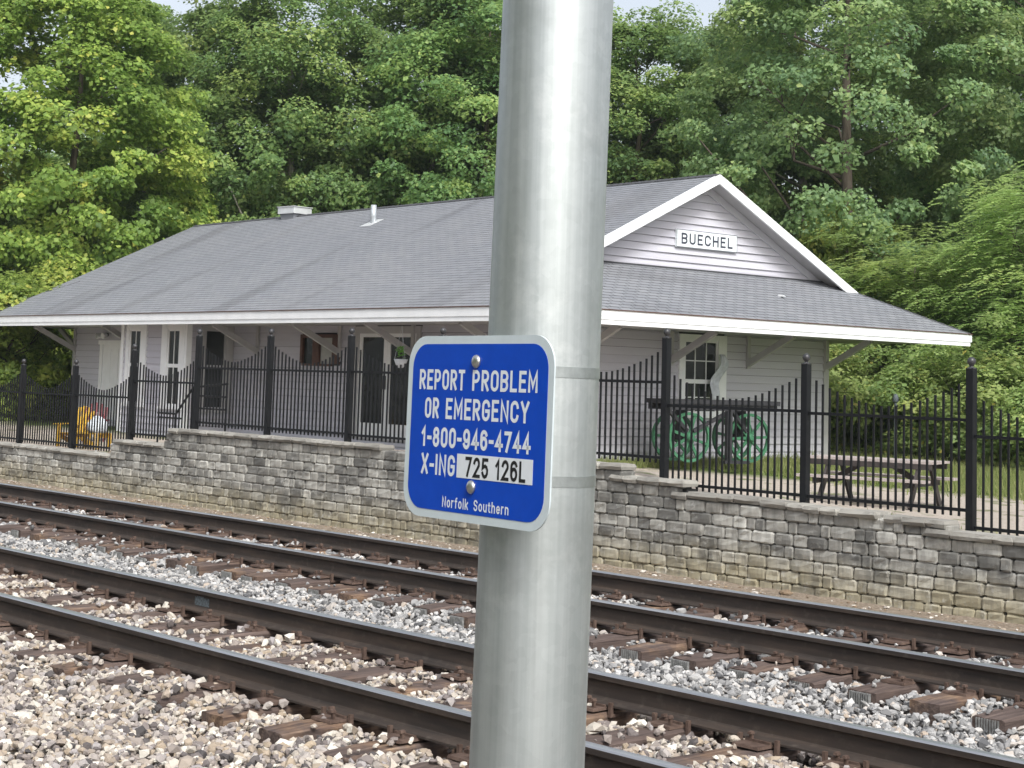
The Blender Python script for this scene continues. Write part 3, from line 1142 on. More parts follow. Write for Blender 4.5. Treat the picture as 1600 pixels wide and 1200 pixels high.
# brown case on the wall between bay and double door
bc = MB()
obx(bc, O_f, D_f, N_f, -8.72, -8.62, 0, .09, 1.98, 2.66)
obx(bc, O_f, D_f, N_f, -8.20, -7.93, 0, .09, 1.98, 2.66)
obx(bc, O_f, D_f, N_f, -7.40, -7.18, 0, .09, 1.98, 2.66)
obx(bc, O_f, D_f, N_f, -8.62, -8.20, 0, .09, 2.58, 2.66)
obx(bc, O_f, D_f, N_f, -7.93, -7.40, 0, .09, 2.58, 2.66)
obx(bc, O_f, D_f, N_f, -8.62, -7.40, 0, .095, 1.93, 1.98)
case = bc.build('display_case', MAT['brown'], None)
case.location, case.rotation_euler = bld.location, bld.rotation_euler
tag(case, 'brown wooden display case on the wall left of the double door', 'display case')
q = MB()
obx(q, O_f, D_f, N_f, -8.62, -8.20, .01, .03, 1.98, 2.58)
q.build('pane', MAT['glass'], case)
q = MB()
obx(q, O_f, D_f, N_f, -7.93, -7.40, .01, .035, 1.98, 2.58)
q.build('panel', MAT['pale'], case)
# end wall
siding(gable_w, (0, 0, 0), Y1, X1, .0, W, .18, ZW, [(3.60, 5.03, 1.08, ZW)])
window('window', bld, (0, 0, 0), Y1, X1, 3.76, 4.79, 1.16, 2.70, .17, .26, .12, .05, 3, 2, 1.83)
# foundation strip
MB().box(L - .02, .055, -.055, W + .05, -.3, .17).build('foundation', MAT['trim_grey'], bld)
# upper gable
gt = MB()
gt.add([(-.10, .05, 4.14), (-.10, W - .05, 4.14), (-.10, MID, ZR - .14), (0, .05, 4.14), (0, W - .05, 4.14), (0, MID, ZR - .14)], [(0, 1, 2), (3, 5, 4), (0, 3, 4, 1), (1, 4, 5, 2), (2, 5, 3, 0)])
gto = gt.build('gable_wall', MAT['sheathing'], bld)
def gspan(z):
    h = (z - (ZE - .13)) / SLOPE - OV
    return (max(.0, h), min(W, W - h))
siding(gto, (0, 0, 0), Y1, X1, 0, W, 4.17, ZR - .22, (), gspan)
fr = MB()
fr.box(.0, .045, .12, W - .12, 4.10, 4.235)
fr.build('frieze_board', MAT['siding'], bld)
MB().box(.046, .085, .05, W - .05, 4.10, 4.20).build('flashing', MAT['underlay'], bld)

# roof: sheets, then shingles on the two slopes that are seen
XL, XR = L - OV, OV
rk0, rk1 = L - .85, .5   # rakes
th = .10
rf = MB()
def slab(poly, t=th):
    n = len(poly)
    vs = [Vector(p) for p in poly] + [Vector(p) - Vector((0, 0, t)) for p in poly]
    fs = [tuple(range(n)), tuple(range(n, 2 * n))[::-1]]
    for k in range(n):
        a, b = k, (k + 1) % n
        fs.append((a, a + n, b + n, b))
    rf.add(vs, fs)
yl, yr = -OV + (rk0 - XL), -OV + (XR - rk1)
slab([(XL, -OV, ZE), (XR, -OV, ZE), (rk1, yr, roof_z(yr)), (rk1, MID, ZR), (rk0, MID, ZR), (rk0, yl, roof_z(yl))])
slab([(XL, W + OV, ZE), (rk0, W - yl, roof_z(yl)), (rk0, MID, ZR), (rk1, MID, ZR), (rk1, W - yr, roof_z(yr)), (XR, W + OV, ZE)])
zs = ZE + SLOPE * OV
slab([(XR - .004, -OV + .004, ZE - .003), (XR - .004, W + OV - .004, ZE - .003), (-.05, W, zs + .02), (-.05, 0, zs + .02)])
slab([(XL + .004, -OV + .004, ZE - .003), (L + .05, 0, zs + .02), (L + .05, W, zs + .02), (XL + .004, W + OV - .004, ZE - .003)])
roof = rf.build('roof', MAT['underlay'], bld)
cosS = 1 / math.sqrt(1 + SLOPE ** 2)
EXP, TAB = .142, .315
# front slope: one field of tabs
fv, ff, ft = [], [], []
def tab_pts(o, d, u, nrm, s0, s1, v, gap=.006, thick=.0115):
    """o eave origin, d along the eave, u up the slope; returns 8 corners of one lapped tab"""
    p = []
    for vv, lo, hi in ((v, .002, thick), (v + EXP + .02, .0005, .0035)):
        for s in (s0 + gap, s1 - gap):
            b = o + d * s + u * vv
            p += [b + nrm * lo, b + nrm * hi]
    return p
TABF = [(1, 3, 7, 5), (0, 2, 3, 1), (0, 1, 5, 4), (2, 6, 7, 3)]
SKF = Vector((1, 0, 0))
uF = Vector((0, cosS, SLOPE * cosS))
nF = Vector((0, -SLOPE * cosS, cosS))
oF = Vector((0, -OV, ZE + .001))
nrow = int((MID + OV) / cosS / EXP)
for r in range(nrow + 1):
    v = r * EXP - .015
    y = -OV + (v + EXP / 2) * cosS
    if v + EXP > (MID + OV) / cosS:
        break
    dy = y + OV
    a = max(XL + dy, rk0) if dy < (rk0 - XL) else rk0
    b = min(XR - dy, 99) if dy < (XR - rk1) else rk1
    s = math.floor(a / TAB) * TAB - TAB + (r * TAB * .46) % TAB
    sag = .006 * math.sin(r * 1.7)
    while s < b:
        e = s + TAB
        s0, s1 = max(s, a), min(e, b)
        if s1 - s0 > .03:
            o_ = len(fv)
            fv += [tuple(q) for q in tab_pts(oF, SKF, uF, nF, s0, s1, v, .003, .0095)]
            ff += [tuple(o_ + i for i in f) for f in TABF]
            ft += [min(1, max(0, rnd.gauss(.5, .22)))] * 4
        s = e
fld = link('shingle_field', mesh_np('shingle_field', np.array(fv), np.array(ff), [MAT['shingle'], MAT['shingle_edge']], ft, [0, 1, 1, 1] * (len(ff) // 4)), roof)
tag(fld, kind='stuff')
# skirt below the gable: tabs, the lowest rows as pieces of their own
dS = Vector((0, 1, 0))
uS = Vector((-cosS, 0, SLOPE * cosS))
nS = Vector((SLOPE * cosS, 0, cosS))
oS = Vector((XR, 0, ZE + .001))
tm = []
mbt = MB()
pp = tab_pts(Vector((0, 0, 0)), dS, uS, nS, -TAB / 2, TAB / 2, 0)
mbt.add(pp, TABF)
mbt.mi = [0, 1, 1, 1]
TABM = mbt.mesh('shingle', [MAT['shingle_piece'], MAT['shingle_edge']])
fv, ff, ft = [], [], []
count = 0
for r in range(int(OV / cosS / EXP) + 1):
    v = r * EXP - .015
    dx = (v + EXP / 2) * cosS
    if dx > OV:
        break
    a, b = -OV + dx, W + OV - dx
    s = math.floor(a / TAB) * TAB - TAB + (r * TAB * .46) % TAB
    while s < b:
        e = s + TAB
        s0, s1 = max(s, a), min(e, b)
        if s1 - s0 > .03:
            if s0 == s and s1 == e and count < 298:
                link('shingle', TABM, roof, oS + dS * (s + TAB / 2) + uS * v)
                count += 1
            else:
                o_ = len(fv)
                fv += [tuple(q) for q in tab_pts(oS, dS, uS, nS, s0, s1, v)]
                ff += [tuple(o_ + i for i in f) for f in TABF]
                ft += [min(1, max(0, rnd.gauss(.5, .22)))] * 4
        s = e
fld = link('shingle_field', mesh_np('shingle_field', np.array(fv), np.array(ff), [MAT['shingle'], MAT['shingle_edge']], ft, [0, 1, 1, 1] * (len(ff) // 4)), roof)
tag(fld, kind='stuff')
# ridge and hip caps
hc = MB()
def caps(p0, p1, wd, lift=.012):
    p0, p1 = Vector(p0), Vector(p1)
    n = max(1, int((p1 - p0).length / .2))
    d = (p1 - p0) / n
    side = d.cross(Z1).normalized() * wd
    for k in range(n):
        a, b = p0 + d * k, p0 + d * (k + 1.15)
        drop = Vector((0, 0, -wd * SLOPE * .9))
        for sg in (-1, 1):
            q = [a + Z1 * (lift + .012), a + side * sg + drop + Z1 * (lift + .012), b + side * sg + drop + Z1 * lift, b + Z1 * lift]
            hc.add(q, [(0, 1, 2, 3) if sg < 0 else (3, 2, 1, 0)])
caps((rk0, MID, ZR), (rk1, MID, ZR), .14)
caps((XR, -OV, ZE), (rk1, yr, roof_z(yr)), .10)
caps((XR, W + OV, ZE), (rk1, W - yr, roof_z(yr)), .10)
hc.build('ridge_cap', MAT['underlay'], roof)
# eave fascia, soffit, rakes
fa = MB()
FB, FT = 2.815, ZE - .012
fa.box(XL - .022, XR + .022, -OV - .022, -OV + .004, FB + .09, FT)
fa.box(XR - .004, XR + .022, -OV + .006, W + OV - .006, FB + .09, FT)
fa.box(XL - .022, XR + .022, W + OV - .004, W + OV + .022, FB + .09, FT)
fa.box(XL - .022, XL + .004, -OV + .006, W + OV - .006, FB + .09, FT)
fa.build('fascia', MAT['white'], bld)
fa = MB()
fa.box(XL - .008, XR + .008, -OV - .008, -OV + .018, FB, FB + .088)
fa.box(XR - .018, XR + .008, -OV + .02, W + OV - .02, FB, FB + .088)
fa.build('fascia_lower', MAT['white'], bld)
de = MB()
de.box(XL - .04, XR + .04, -OV - .045, -OV - .005, FT + .002, FT + .018)
de.box(XR + .004, XR + .045, -OV - .003, W + OV + .04, FT + .002, FT + .018)
de.build('drip_edge', MAT['brown'], bld)
so = MB()
so.box(XL + .02, XR - .02, -OV + .02, W + OV - .02, ZW + .001, ZW + .03)
so.build('soffit', MAT['trim_grey'], bld)
for sgn in (0, 1):
    rb = MB()
    def yy(y):
        return y if sgn == 0 else W - y
    for (xa, xb, top, bot) in ((rk1 - .03, rk1 + .018, .012, -.20),):
        ylow = -.62
        p = []
        for x in (xa, xb):
            p += [(x, yy(ylow), roof_z(ylow) + bot), (x, yy(ylow), roof_z(ylow) + top), (x, MID, ZR + top), (x, MID, ZR + bot)]
        rb.add(p, [(0, 1, 2, 3), (7, 6, 5, 4), (0, 4, 5, 1), (1, 5, 6, 2), (2, 6, 7, 3), (3, 7, 4, 0)])
    rb.build('rake_board', MAT['white'], bld)
    rs = MB()
    ylow = .02
    p = []
    for z in (-.118, -.104):
        p += [(.0, yy(ylow), roof_z(ylow) + z), (rk1 - .03, yy(ylow), roof_z(ylow) + z), (rk1 - .03, MID, ZR + z), (.0, MID, ZR + z)]
    rs.hexa(p)
    rs.build('rake_soffit', MAT['trim_grey'], bld)
    rt_ = MB()
    p = []
    for x in (.022, .05):
        p += [(x, yy(.12), roof_z(.12) - .30), (x, yy(.12), roof_z(.12) - .125), (x, MID, ZR - .125), (x, MID, ZR - .30)]
    rt_.add(p, [(0, 1, 2, 3), (7, 6, 5, 4), (0, 4, 5, 1), (1, 5, 6, 2), (2, 6, 7, 3), (3, 7, 4, 0)])
    rt_.build('rake_trim', MAT['siding'], bld)
# knee brackets
BR = MB()
BR.bar((0, -.02, -.62), (0, -1.28, .0), .09, .13)
BR.box(-.05, .05, -.055, -.001, -.72, 0)
BRM = BR.mesh('bracket', MAT['trim_grey'])
for x in (L + .06, -16.3, -10.64, -7.16, -4.38, -1.2):
    link('bracket', BRM, bld, (x, -.03, ZW))
for y in (.6, 3.33, 5.75, W - .06):
    link('bracket', BRM, bld, (.03, y, ZW), (0, 0, math.pi / 2))
link('bracket', BRM, bld, (L - .03, .1, ZW), (0, 0, -math.pi / 2))
# gable sign
gs = thing('station_sign', 'white board reading BUECHEL on the depot gable', 'sign', bld.matrix_basis @ Vector((.055, 4.36, 4.83)), BETA)
sb = MB()
sb.box(-.02, .02, -.95, .95, -.19, .19)
sb.build('board', MAT['signboard'], gs)
bd = MB()
for (a, b, c, d) in ((-.945, .945, .176, .188), (-.945, .945, -.188, -.176), (-.945, -.933, -.1755, .1755), (.933, .945, -.1755, .1755)):
    bd.box(.0201, .022, a, b, c, d)
bd.build('border_line', MAT['lettergrey'], gs)


# ------------------------------------------------------------------ lettering
def arc(cx, cy, rx, ry, a0, a1, n=8):
    return [(cx + rx * math.cos(math.radians(a0 + (a1 - a0) * k / n)), cy + ry * math.sin(math.radians(a0 + (a1 - a0) * k / n))) for k in range(n + 1)]


RY = .26
LOOP = arc(.5, 1 - RY, .5, RY, 90, 180) + arc(.5, RY, .5, RY, 180, 360) + arc(.5, 1 - RY, .5, RY, 0, 90)
def bowl(y0, y1, k=.5):
    r = (y1 - y0) / 2
    return [(0, y1), (1 - k, y1)] + arc(1 - k, y0 + r, k, r, 90, -90) + [(0, y0)]
XH = .68
GLYPH = {
    'R': (.95, [[(0, 0), (0, 1)], bowl(.48, 1), [(.42, .48), (1, 0)]]),
    'P': (.95, [[(0, 0), (0, 1)], bowl(.45, 1)]),
    'B': (.98, [[(0, 0), (0, 1)], bowl(.52, 1, .45), bowl(0, .52, .45)]),
    'E': (.85, [[(1, 0), (0, 0), (0, 1), (1, 1)], [(0, .52), (.85, .52)]]),
    'O': (1.0, [LOOP]),
    '0': (.95, [LOOP]),
    'T': (.9, [[(0, 1), (1, 1)], [(.5, 0), (.5, 1)]]),
    'L': (.82, [[(0, 1), (0, 0), (1, 0)]]),
    'M': (1.2, [[(0, 0), (0, 1), (.5, .25), (1, 1), (1, 0)]]),
    'G': (1.0, [arc(.5, 1 - RY, .5, RY, 8, 180) + arc(.5, RY, .5, RY, 180, 360) + [(1, .46), (.55, .46)]]),
    'C': (1.0, [arc(.5, 1 - RY, .5, RY, 5, 180) + arc(.5, RY, .5, RY, 180, 355)]),
    'N': (1.0, [[(0, 0), (0, 1), (1, 0), (1, 1)]]),
    'Y': (1.05, [[(0, 1), (.5, .45), (1, 1)], [(.5, .45), (.5, 0)]]),
    'X': (1.0, [[(0, 0), (1, 1)], [(0, 1), (1, 0)]]),
    'I': (.02, [[(.5, 0), (.5, 1)]]),
    'U': (1.0, [[(0, 1)] + arc(.5, RY, .5, RY, 180, 360) + [(1, 1)]]),
    'H': (1.0, [[(0, 0), (0, 1)], [(1, 0), (1, 1)], [(0, .52), (1, .52)]]),
    'S': (.95, [arc(.5, .76, .5, .24, 15, 270) + arc(.5, .26, .5, .26, 90, -165)]),
    '-': (.42, [[(-.1, .44), (1.1, .44)]]),
    '1': (.42, [[(.7, 0), (.7, 1), (-.2, .72)]]),
    '2': (.95, [arc(.5, .72, .5, .28, 170, -20) + [(0, 0), (1.05, 0)]]),
    '4': (1.0, [[(.72, 0), (.72, 1), (0, .27), (1.08, .27)]]),
    '5': (.95, [[(.95, 1), (.1, 1), (.02, .52)] + arc(.5, .32, .5, .32, 120, -160)]),
    '6': (.95, [arc(.5, .31, .5, .31, 180, -180, 16), [(0, .31)] + arc(.5, .74, .5, .26, 180, 20)]),
    '7': (.92, [[(0, 1), (1, 1), (.3, 0)]]),
    '8': (.95, [arc(.5, .27, .5, .27, 90, 450, 16), arc(.5, .77, .44, .23, -90, 270, 16)]),
    '9': (.95, [arc(.5, .69, .5, .31, 0, 360, 16), [(1, .69)] + arc(.5, .26, .5, .26, 0, -160)]),
    'o': (.88, [arc(.5, XH / 2, .5, XH / 2, 90, 450, 16)]),
    'r': (.55, [[(0, 0), (0, XH)], [(0, .42)] + arc(.75, .42, .75, XH - .42, 180, 80, 5)]),
    'f': (.55, [[(.4, 0), (.4, .82)] + arc(.9, .82, .5, .18, 180, 80, 5), [(-.1, XH), (.95, XH)]]),
    'l': (.02, [[(.5, 0), (.5, 1)]]),
    'k': (.85, [[(0, 0), (0, 1)], [(.95, XH), (0, .25)], [(.35, .42), (1, 0)]]),
    'u': (.85, [[(0, XH)] + arc(.5, .24, .5, .24, 180, 360) + [(1, XH)], [(1, .24), (1, 0)]]),
    't': (.5, [[(.4, .9)] + arc(.9, .16, .5, .16, 180, 290, 5), [(-.1, XH), (1, XH)]]),
    'h': (.85, [[(0, 0), (0, 1)], [(0, .44)] + arc(.5, .44, .5, XH - .44, 180, 0) + [(1, 0)]]),
    'n': (.85, [[(0, 0), (0, XH)], [(0, .44)] + arc(.5, .44, .5, XH - .44, 180, 0) + [(1, 0)]]),
    'e': (.88, [[(0, XH / 2), (1, XH / 2)] + arc(.5, XH / 2, .5, XH / 2, 0, 315, 14)]),
}


def text(word, par, width, height, mat, M4, thick=.168, gap=.32, name='lettering', lift=.00004):
    """stroke letters of even weight, fitted to width x height (metres), lying in local XY"""
    t = thick * height
    ws = [GLYPH[c][0] if c != ' ' else .42 for c in word]
    gaps = gap * (len(word) - 1)
    sc = (width - t * len(word)) / (sum(ws) + gaps) if True else 1
    mb = MB()
    x = -width / 2
    for c, w_ in zip(word, ws):
        gw = w_ * sc
        if c != ' ':
            for si, st in enumerate(GLYPH[c][1]):
                pts = []
                for a, b in st:
                    q = Vector((x + t / 2 + a * gw, -height / 2 + t / 2 + b * (height - t)))
                    if not pts or (q - pts[-1]).length > 1e-6:
                        pts.append(q)
                closed = (pts[0] - pts[-1]).length < 1e-5
                if closed:
                    pts = pts[:-1]
                n_ = len(pts)
                L_, R_ = [], []
                for k in range(n_):
                    d0 = pts[k] - pts[k - 1] if (k > 0 or closed) else pts[1] - pts[0]
                    d1 = pts[(k + 1) % n_] - pts[k] if (k < n_ - 1 or closed) else d0
                    d0, d1 = d0.normalized(), d1.normalized()
                    n0, n1 = Vector((-d0.y, d0.x)), Vector((-d1.y, d1.x))
                    m_ = n0 + n1
                    m_ = m_.normalized() if m_.length > .2 else n0
                    ln = t / 2 / max(.45, m_.dot(n0))
                    q = pts[k].copy()
                    if not closed and k == 0:
                        q -= d1 * t / 2 * .98
                    if not closed and k == n_ - 1:
                        q += d0 * t / 2 * .98
                    L_.append(q + m_ * ln)
                    R_.append(q - m_ * ln)
                z = si * lift
                o_ = len(mb.v)
                mb.v += [(v.x, v.y, z) for v in L_] + [(v.x, v.y, z) for v in R_]
                for k in range(n_ if closed else n_ - 1):
                    a, b = k, (k + 1) % n_
                    mb.f.append((o_ + a, o_ + n_ + a, o_ + n_ + b, o_ + b))
                    mb.mi.append(0)
        x += gw + t + gap * sc
    o = mb.build(name, mat, par)
    o.matrix_local = M4
    return o


# reading direction +Y, up +Z, facing +X
MG = Matrix(((0, 0, 1, .0215), (1, 0, 0, 0), (0, 1, 0, 0), (0, 0, 0, 1)))
text('BUECHEL', gs, 1.60, .235, MAT['lettergrey'], MG, .175, .42, lift=.0003)

# ------------------------------------------------------------------ roof fittings
vt = thing('roof_vent', 'white metal box vent straddling the roof ridge', 'vent', bld.matrix_basis @ Vector((-15.85, MID, ZR - .05)), BETA + .1)
vt.scale = (.78, .78, .78)
b = MB()
b.hexa([(-.36, -.34, -.10), (.36, -.34, -.10), (.36, .34, -.10), (-.36, .34, -.10), (-.40, -.36, .12), (.40, -.36, .12), (.40, .36, .12), (-.40, .36, .12)])
b.build('curb', MAT['shingle_piece'], vt)
b = MB()
b.box(-.46, .46, -.42, .42, .121, .36)
b.box(-.49, .49, -.45, .45, .361, .385)
b.build('hood', MAT['vent'], vt)
pv = thing('vent_pipe', 'thin grey metal pipe rising from the front roof slope', 'pipe', bld.matrix_basis @ Vector((-10.30, 3.02, roof_z(3.02))), BETA)
MB().tube([(0, 0, -.05), (0, 0, .46)], .075, 12).build('pipe', MAT['zinc'], pv, True)
fl = MB()
q0 = Vector((0, 0, .014))
p = [q0 + SKF * a + uF * b_ for a, b_ in ((-.22, -.30), (.22, -.30), (.22, .2), (-.22, .2))]
fl.hexa(p + [v + nF * .008 for v in p])
fl.build('flashing', MAT['vent'], pv)
dbz = bld.matrix_basis @ (oS + dS * 5.6 + uS * 1.35 + nS * .012)
o = MB().hexa([(-.09, -.05, 0), (.09, -.05, .0), (.09, .05, .0), (-.09, .05, .0), (-.05, -.03, .05), (.06, -.03, .03), (.06, .03, .03), (-.05, .03, .05)]).build('roof_debris', MAT['vent'], None)
o.location = dbz
tag(o, 'small pale scrap lying on the shingles below the gable', 'debris')

# ------------------------------------------------------------------ yard things
def wpos(x, y):
    """depot coordinates to world, on the ground"""
    v = bld.matrix_basis @ Vector((x, y, 0))
    v.z = float(ground_z(v.x, v.y))
    return v


# baggage cart
cart_z = .23
ca, cbv = Vector((-22.68, 24.45, 0)), Vector((-21.87, 27.61, 0))
cdir = (cbv - ca).normalized()
crz = math.atan2(cdir.y, cdir.x)
cart = thing('baggage_cart', 'dark platform baggage cart with green spoked wheels by the end wall', 'cart', (*((ca + cbv) / 2 + Vector((cdir.y, -cdir.x, 0)) * .20).to_2d(), cart_z), crz)
half = (cbv - ca).length / 2
d = MB()
d.box(-half + .08, half - .42, -.38, .38, 1.15, 1.24)
for y in (-.34, .26):
    d.box(-half + .13, half - .47, y, y + .08, 1.03, 1.149)
deck = d.build('deck', MAT['cart_dark'], cart)
for x in (-.95, .50):
    d = MB()
    d.box(x - .06, x + .06, -.20, .20, .44, .56)
    d.box(x - .05, x + .05, -.12, .12, .56, 1.03)
    d.build('axle', MAT['cart_dark'], cart)
d = MB()
d.bar((-half + .1, -.4, 1.05), (-1.0, -.3, .62), .07, .07)
d.bar((.0, -.4, 1.05), (-.85, -.3, .62), .07, .07)
d.bar((.0, -.4, 1.05), (.42, -.3, .62), .07, .07)
d.build('brace', MAT['cart_dark'], cart)
d = MB()
d.box(-.24, -.12, -.60, -.50, .02, 1.03)
d.box(-.30, .30, -.62, -.48, .0, .06)
d.build('drawbar', MAT['cart_dark'], cart)
WR = .49
def wheel_mesh():
    mb = MB()
    n = 28
    prof = [(WR, -.035), (WR, .035), (WR - .055, .03), (WR - .055, -.03)]
    vs = [(r * math.cos(2 * math.pi * k / n), y, r * math.sin(2 * math.pi * k / n)) for k in range(n) for r, y in prof]
    fs = []
    for k in range(n):
        for j in range(4):
            a, b = k * 4 + j, k * 4 + (j + 1) % 4
            c, e = ((k + 1) % n) * 4 + (j + 1) % 4, ((k + 1) % n) * 4 + j
            fs.append((a, b, c, e))
    mb.add(vs, fs)
    return mb.mesh('rim', MAT['green'])
RIM = wheel_mesh()
SPK = MB().hexa([(-.03, -.02, .06), (.03, -.02, .06), (.03, .02, .06), (-.03, .02, .06), (-.026, -.018, WR - .05), (.026, -.018, WR - .05), (.026, .018, WR - .05), (-.026, .018, WR - .05)]).mesh('spoke', MAT['green'])
HUB = MB().tube([(0, -.11, 0), (0, -.06, 0), (0, .06, 0)], [.05, .085, .085], 12).mesh('hub', MAT['green'])
for x in (-.95, .50):
    for y in (-.30, .26):
        wh = link('wheel', RIM, cart, (x, y, WR + .01), (0, rnd.uniform(0, 1), 0))
        link('hub', HUB, wh, (0, 0, 0), (0, 0, 0 if y < 0 else math.pi))
        for k in range(8):
            link('spoke', SPK, wh, (0, 0, 0), (0, 2 * math.pi * k / 8, 0))

# picnic table
p0, p1 = Vector((-17.70, 23.26, 0)), Vector((-15.48, 23.82, 0))
td = (p1 - p0)
tz = -.12
tb = thing('picnic_table', 'weathered wooden picnic table with attached benches behind the fence', 'picnic table', (*((p0 + p1) / 2).to_2d(), tz), math.atan2(td.y, td.x))
hl = 1.12
for k in range(5):
    y = -.37 + k * .152
    MB().box(-hl, hl, y, y + .143, .715 + rnd.uniform(-.003, .003), .755).build('top_board', MAT['tabletop'], tb)
for s in (-1, 1):
    for k in range(2):
        y = s * .70 + (k - 1) * .142
        MB().box(-hl, hl, y, y + .134, .425, .465).build('bench_board', MAT['tabletop'], tb)
    MB().box(-hl + .05, hl - .05, s * .372 - .02, s * .372 + .02, .62, .71).build('apron', MAT['tablewood'], tb)
for s in (-1, 1):
    x = s * .78
    MB().box(x - .025, x + .025, -.80, .80, .33, .424).build('cross_beam', MAT['tablewood'], tb)
    MB().box(x - .025, x + .025, -.34, .34, .62, .714).build('top_beam', MAT['tablewood'], tb)
    for q in (-1, 1):
        d = MB()
        xx = x + .048
        d.bar((xx, q * .25, .70), (xx, q * .72, .0), .045, .12)
        d.build('leg', MAT['tablewood'], tb)
    MB().bar((x, 0, .36), (x * .25, 0, .70), .05, .09).build('brace', MAT['tablewood'], tb)

# yellow and red chairs
def adirondack(loc, rz, matn, label, group):
    c = thing('adirondack_chair', label, 'chair', loc, rz, group)
    m = MAT[matn]
    for k in range(6):
        y = -.30 + k * .085
        MB().hexa([(-.27, y, .34 - k * .018), (.27, y, .34 - k * .018), (.27, y + .075, .325 - k * .018), (-.27, y + .075, .325 - k * .018), (-.27, y, .362 - k * .018), (.27, y, .362 - k * .018), (.27, y + .075, .347 - k * .018), (-.27, y + .075, .347 - k * .018)]).build('seat_slat', m, c)
    for k in range(5):
        x = -.24 + k * .12
        h = 1.02 - .05 * (k - 2) ** 2 * .6
        MB().bar((x, .22, .26), (x * 1.2, .56, h), .10, .022, 0, (0, 1, 0)).build('back_slat', m, c)
    MB().bar((-.30, .42, .62), (.30, .42, .62), .03, .08).build('back_rail', m, c)
    for s in (-1, 1):
        MB().box(s * .36 - .07, s * .36 + .07, -.42, .40, .555, .58).build('armrest', m, c)
        MB().box(s * .31 - .02, s * .31 + .02, -.36, -.24, 0, .554).build('leg', m, c)
        MB().bar((s * .30, -.30, .30), (s * .30, .62, .03), .03, .12).build('leg', m, c)
        MB().box(s * .33 - .02, s * .33 + .02, .30, .38, .20, .554).build('arm_support', m, c)
    return c
def gz(x, y):
    return float(ground_z(x, y))
adirondack((-34.75, 18.5, gz(-34.75, 18.5)), .55, 'yellow', 'yellow slatted lawn chair behind the fence, nearest the left fence posts', 'lawn chairs')
adirondack((-36.0, 19.7, gz(-36.0, 19.7)), 1.0, 'red', 'red slatted lawn chair standing behind the yellow lawn chair', 'lawn chairs')
for o_ in [q for q in C.objects if q.name.startswith('adirondack_chair')]:
    o_.scale = (.78, .78, .88)
fs_ = thing('footstool', 'low yellow slatted footstool right of the lawn chairs, with a white cushion on top', 'footstool', (-33.75, 18.4, gz(-33.75, 18.4)), .5)
for k in range(6):
    MB().box(-.33, .33, -.30 + k * .1, -.215 + k * .1, .33, .352).build('slat', MAT['yellow'], fs_)
for sx in (-1, 1):
    MB().box(sx * .27 - .02, sx * .27 + .02, -.30, .285, .25, .329).build('side_rail', MAT['yellow'], fs_)
    for sy in (-1, 1):
        MB().box(sx * .31 - .02, sx * .31 + .02, sy * .26 - .04, sy * .26 + .04, 0, .329).build('leg', MAT['yellow'], fs_)
cu = MB()
cu.lathe([(.02, -.14), (.20, -.135), (.30, -.06), (.30, .03), (.24, .12), (.14, .20), (.03, .23)], 18)
cu = cu.mesh('white_cushion', MAT['cloth'], True)
for v in cu.vertices:
    a_ = math.atan2(v.co.y, v.co.x)
    k_ = 1 + .16 * math.sin(a_ * 3 + v.co.z * 9) + .10 * math.sin(a_ * 7 - v.co.z * 21)
    v.co.x *= k_
    v.co.y *= k_
    v.co.z += .05 * math.sin(a_ * 2 + 1) if v.co.z > 0 else 0
o = link('white_cushion', cu, None, (-33.55, 18.42, gz(-33.75, 18.4) + .47), (0, 0, .4), (.72, .72, .95))
tag(o, 'crumpled white cushion heaped on the low yellow footstool', 'cushion')

# handrail on the ramp
hr = thing('handrail', 'black pipe handrail sloping down behind the fence left of the wall step', 'handrail', (-31.2, 19.0, .5))
d = MB()
d.tube([(-.78, 0, .31), (-.04, 0, .31), (.60, 0, .89), (1.9, 0, .99)], .024, 8)
d.build('top_rail', MAT['black'], hr)
d = MB()
d.tube([(-.78, 0, .22), (.2, 0, .22)], .02, 8)
d.tube([(.62, 0, .72), (1.9, 0, .72)], .02, 8)
d.tube([(.62, 0, .46), (1.9, 0, .46)], .02, 8)
d.build('lower_rail', MAT['black'], hr)
for x, h in ((-.75, .31), (-.06, .31), (.62, .89), (1.88, .99)):
    MB().tube([(x, 0, -.45), (x, 0, h)], .022, 8).build('rail_post', MAT['black'], hr)
# hanging planter under the eave by the double door
hp = thing('hanging_planter', 'white hanging planter with a bright green plant before the double door', 'planter', (-26.69, 21.42, 1.98))
d = MB()
d.lathe([(.05, -.06), (.10, .0), (.14, .10), (.145, .12), (.12, .11), (.02, .10)], 12)
pot = d.build('pot', MAT['cloth'], hp, True)
d = MB()
for a in (0, 2.1, 4.2):
    d.tube([(.13 * math.cos(a), .13 * math.sin(a), .12), (0, 0, .80)], .004, 4)
d.build('hanger', MAT['cloth'], hp)
fvv, fff = [], []
for k in range(50):
    a, e, r = rnd.uniform(0, 6.28), rnd.uniform(-.2, 1.2), rnd.uniform(.02, .07)
    c0 = Vector((r * math.cos(a), r * math.sin(a), .13 + rnd.uniform(0, .22)))
    t_ = Vector((math.cos(a) * math.cos(e), math.sin(a) * math.cos(e), math.sin(e))) * .09
    s_ = Vector((-math.sin(a), math.cos(a), .2)) * .025
    o_ = len(fvv)
    fvv += [tuple(c0), tuple(c0 + t_ * .5 + s_), tuple(c0 + t_), tuple(c0 + t_ * .5 - s_)]
    fff.append((o_, o_ + 1, o_ + 2, o_ + 3))
link('plant', mesh_np('plant', np.array(fvv), np.array(fff), MAT['leaf_lime']), hp)
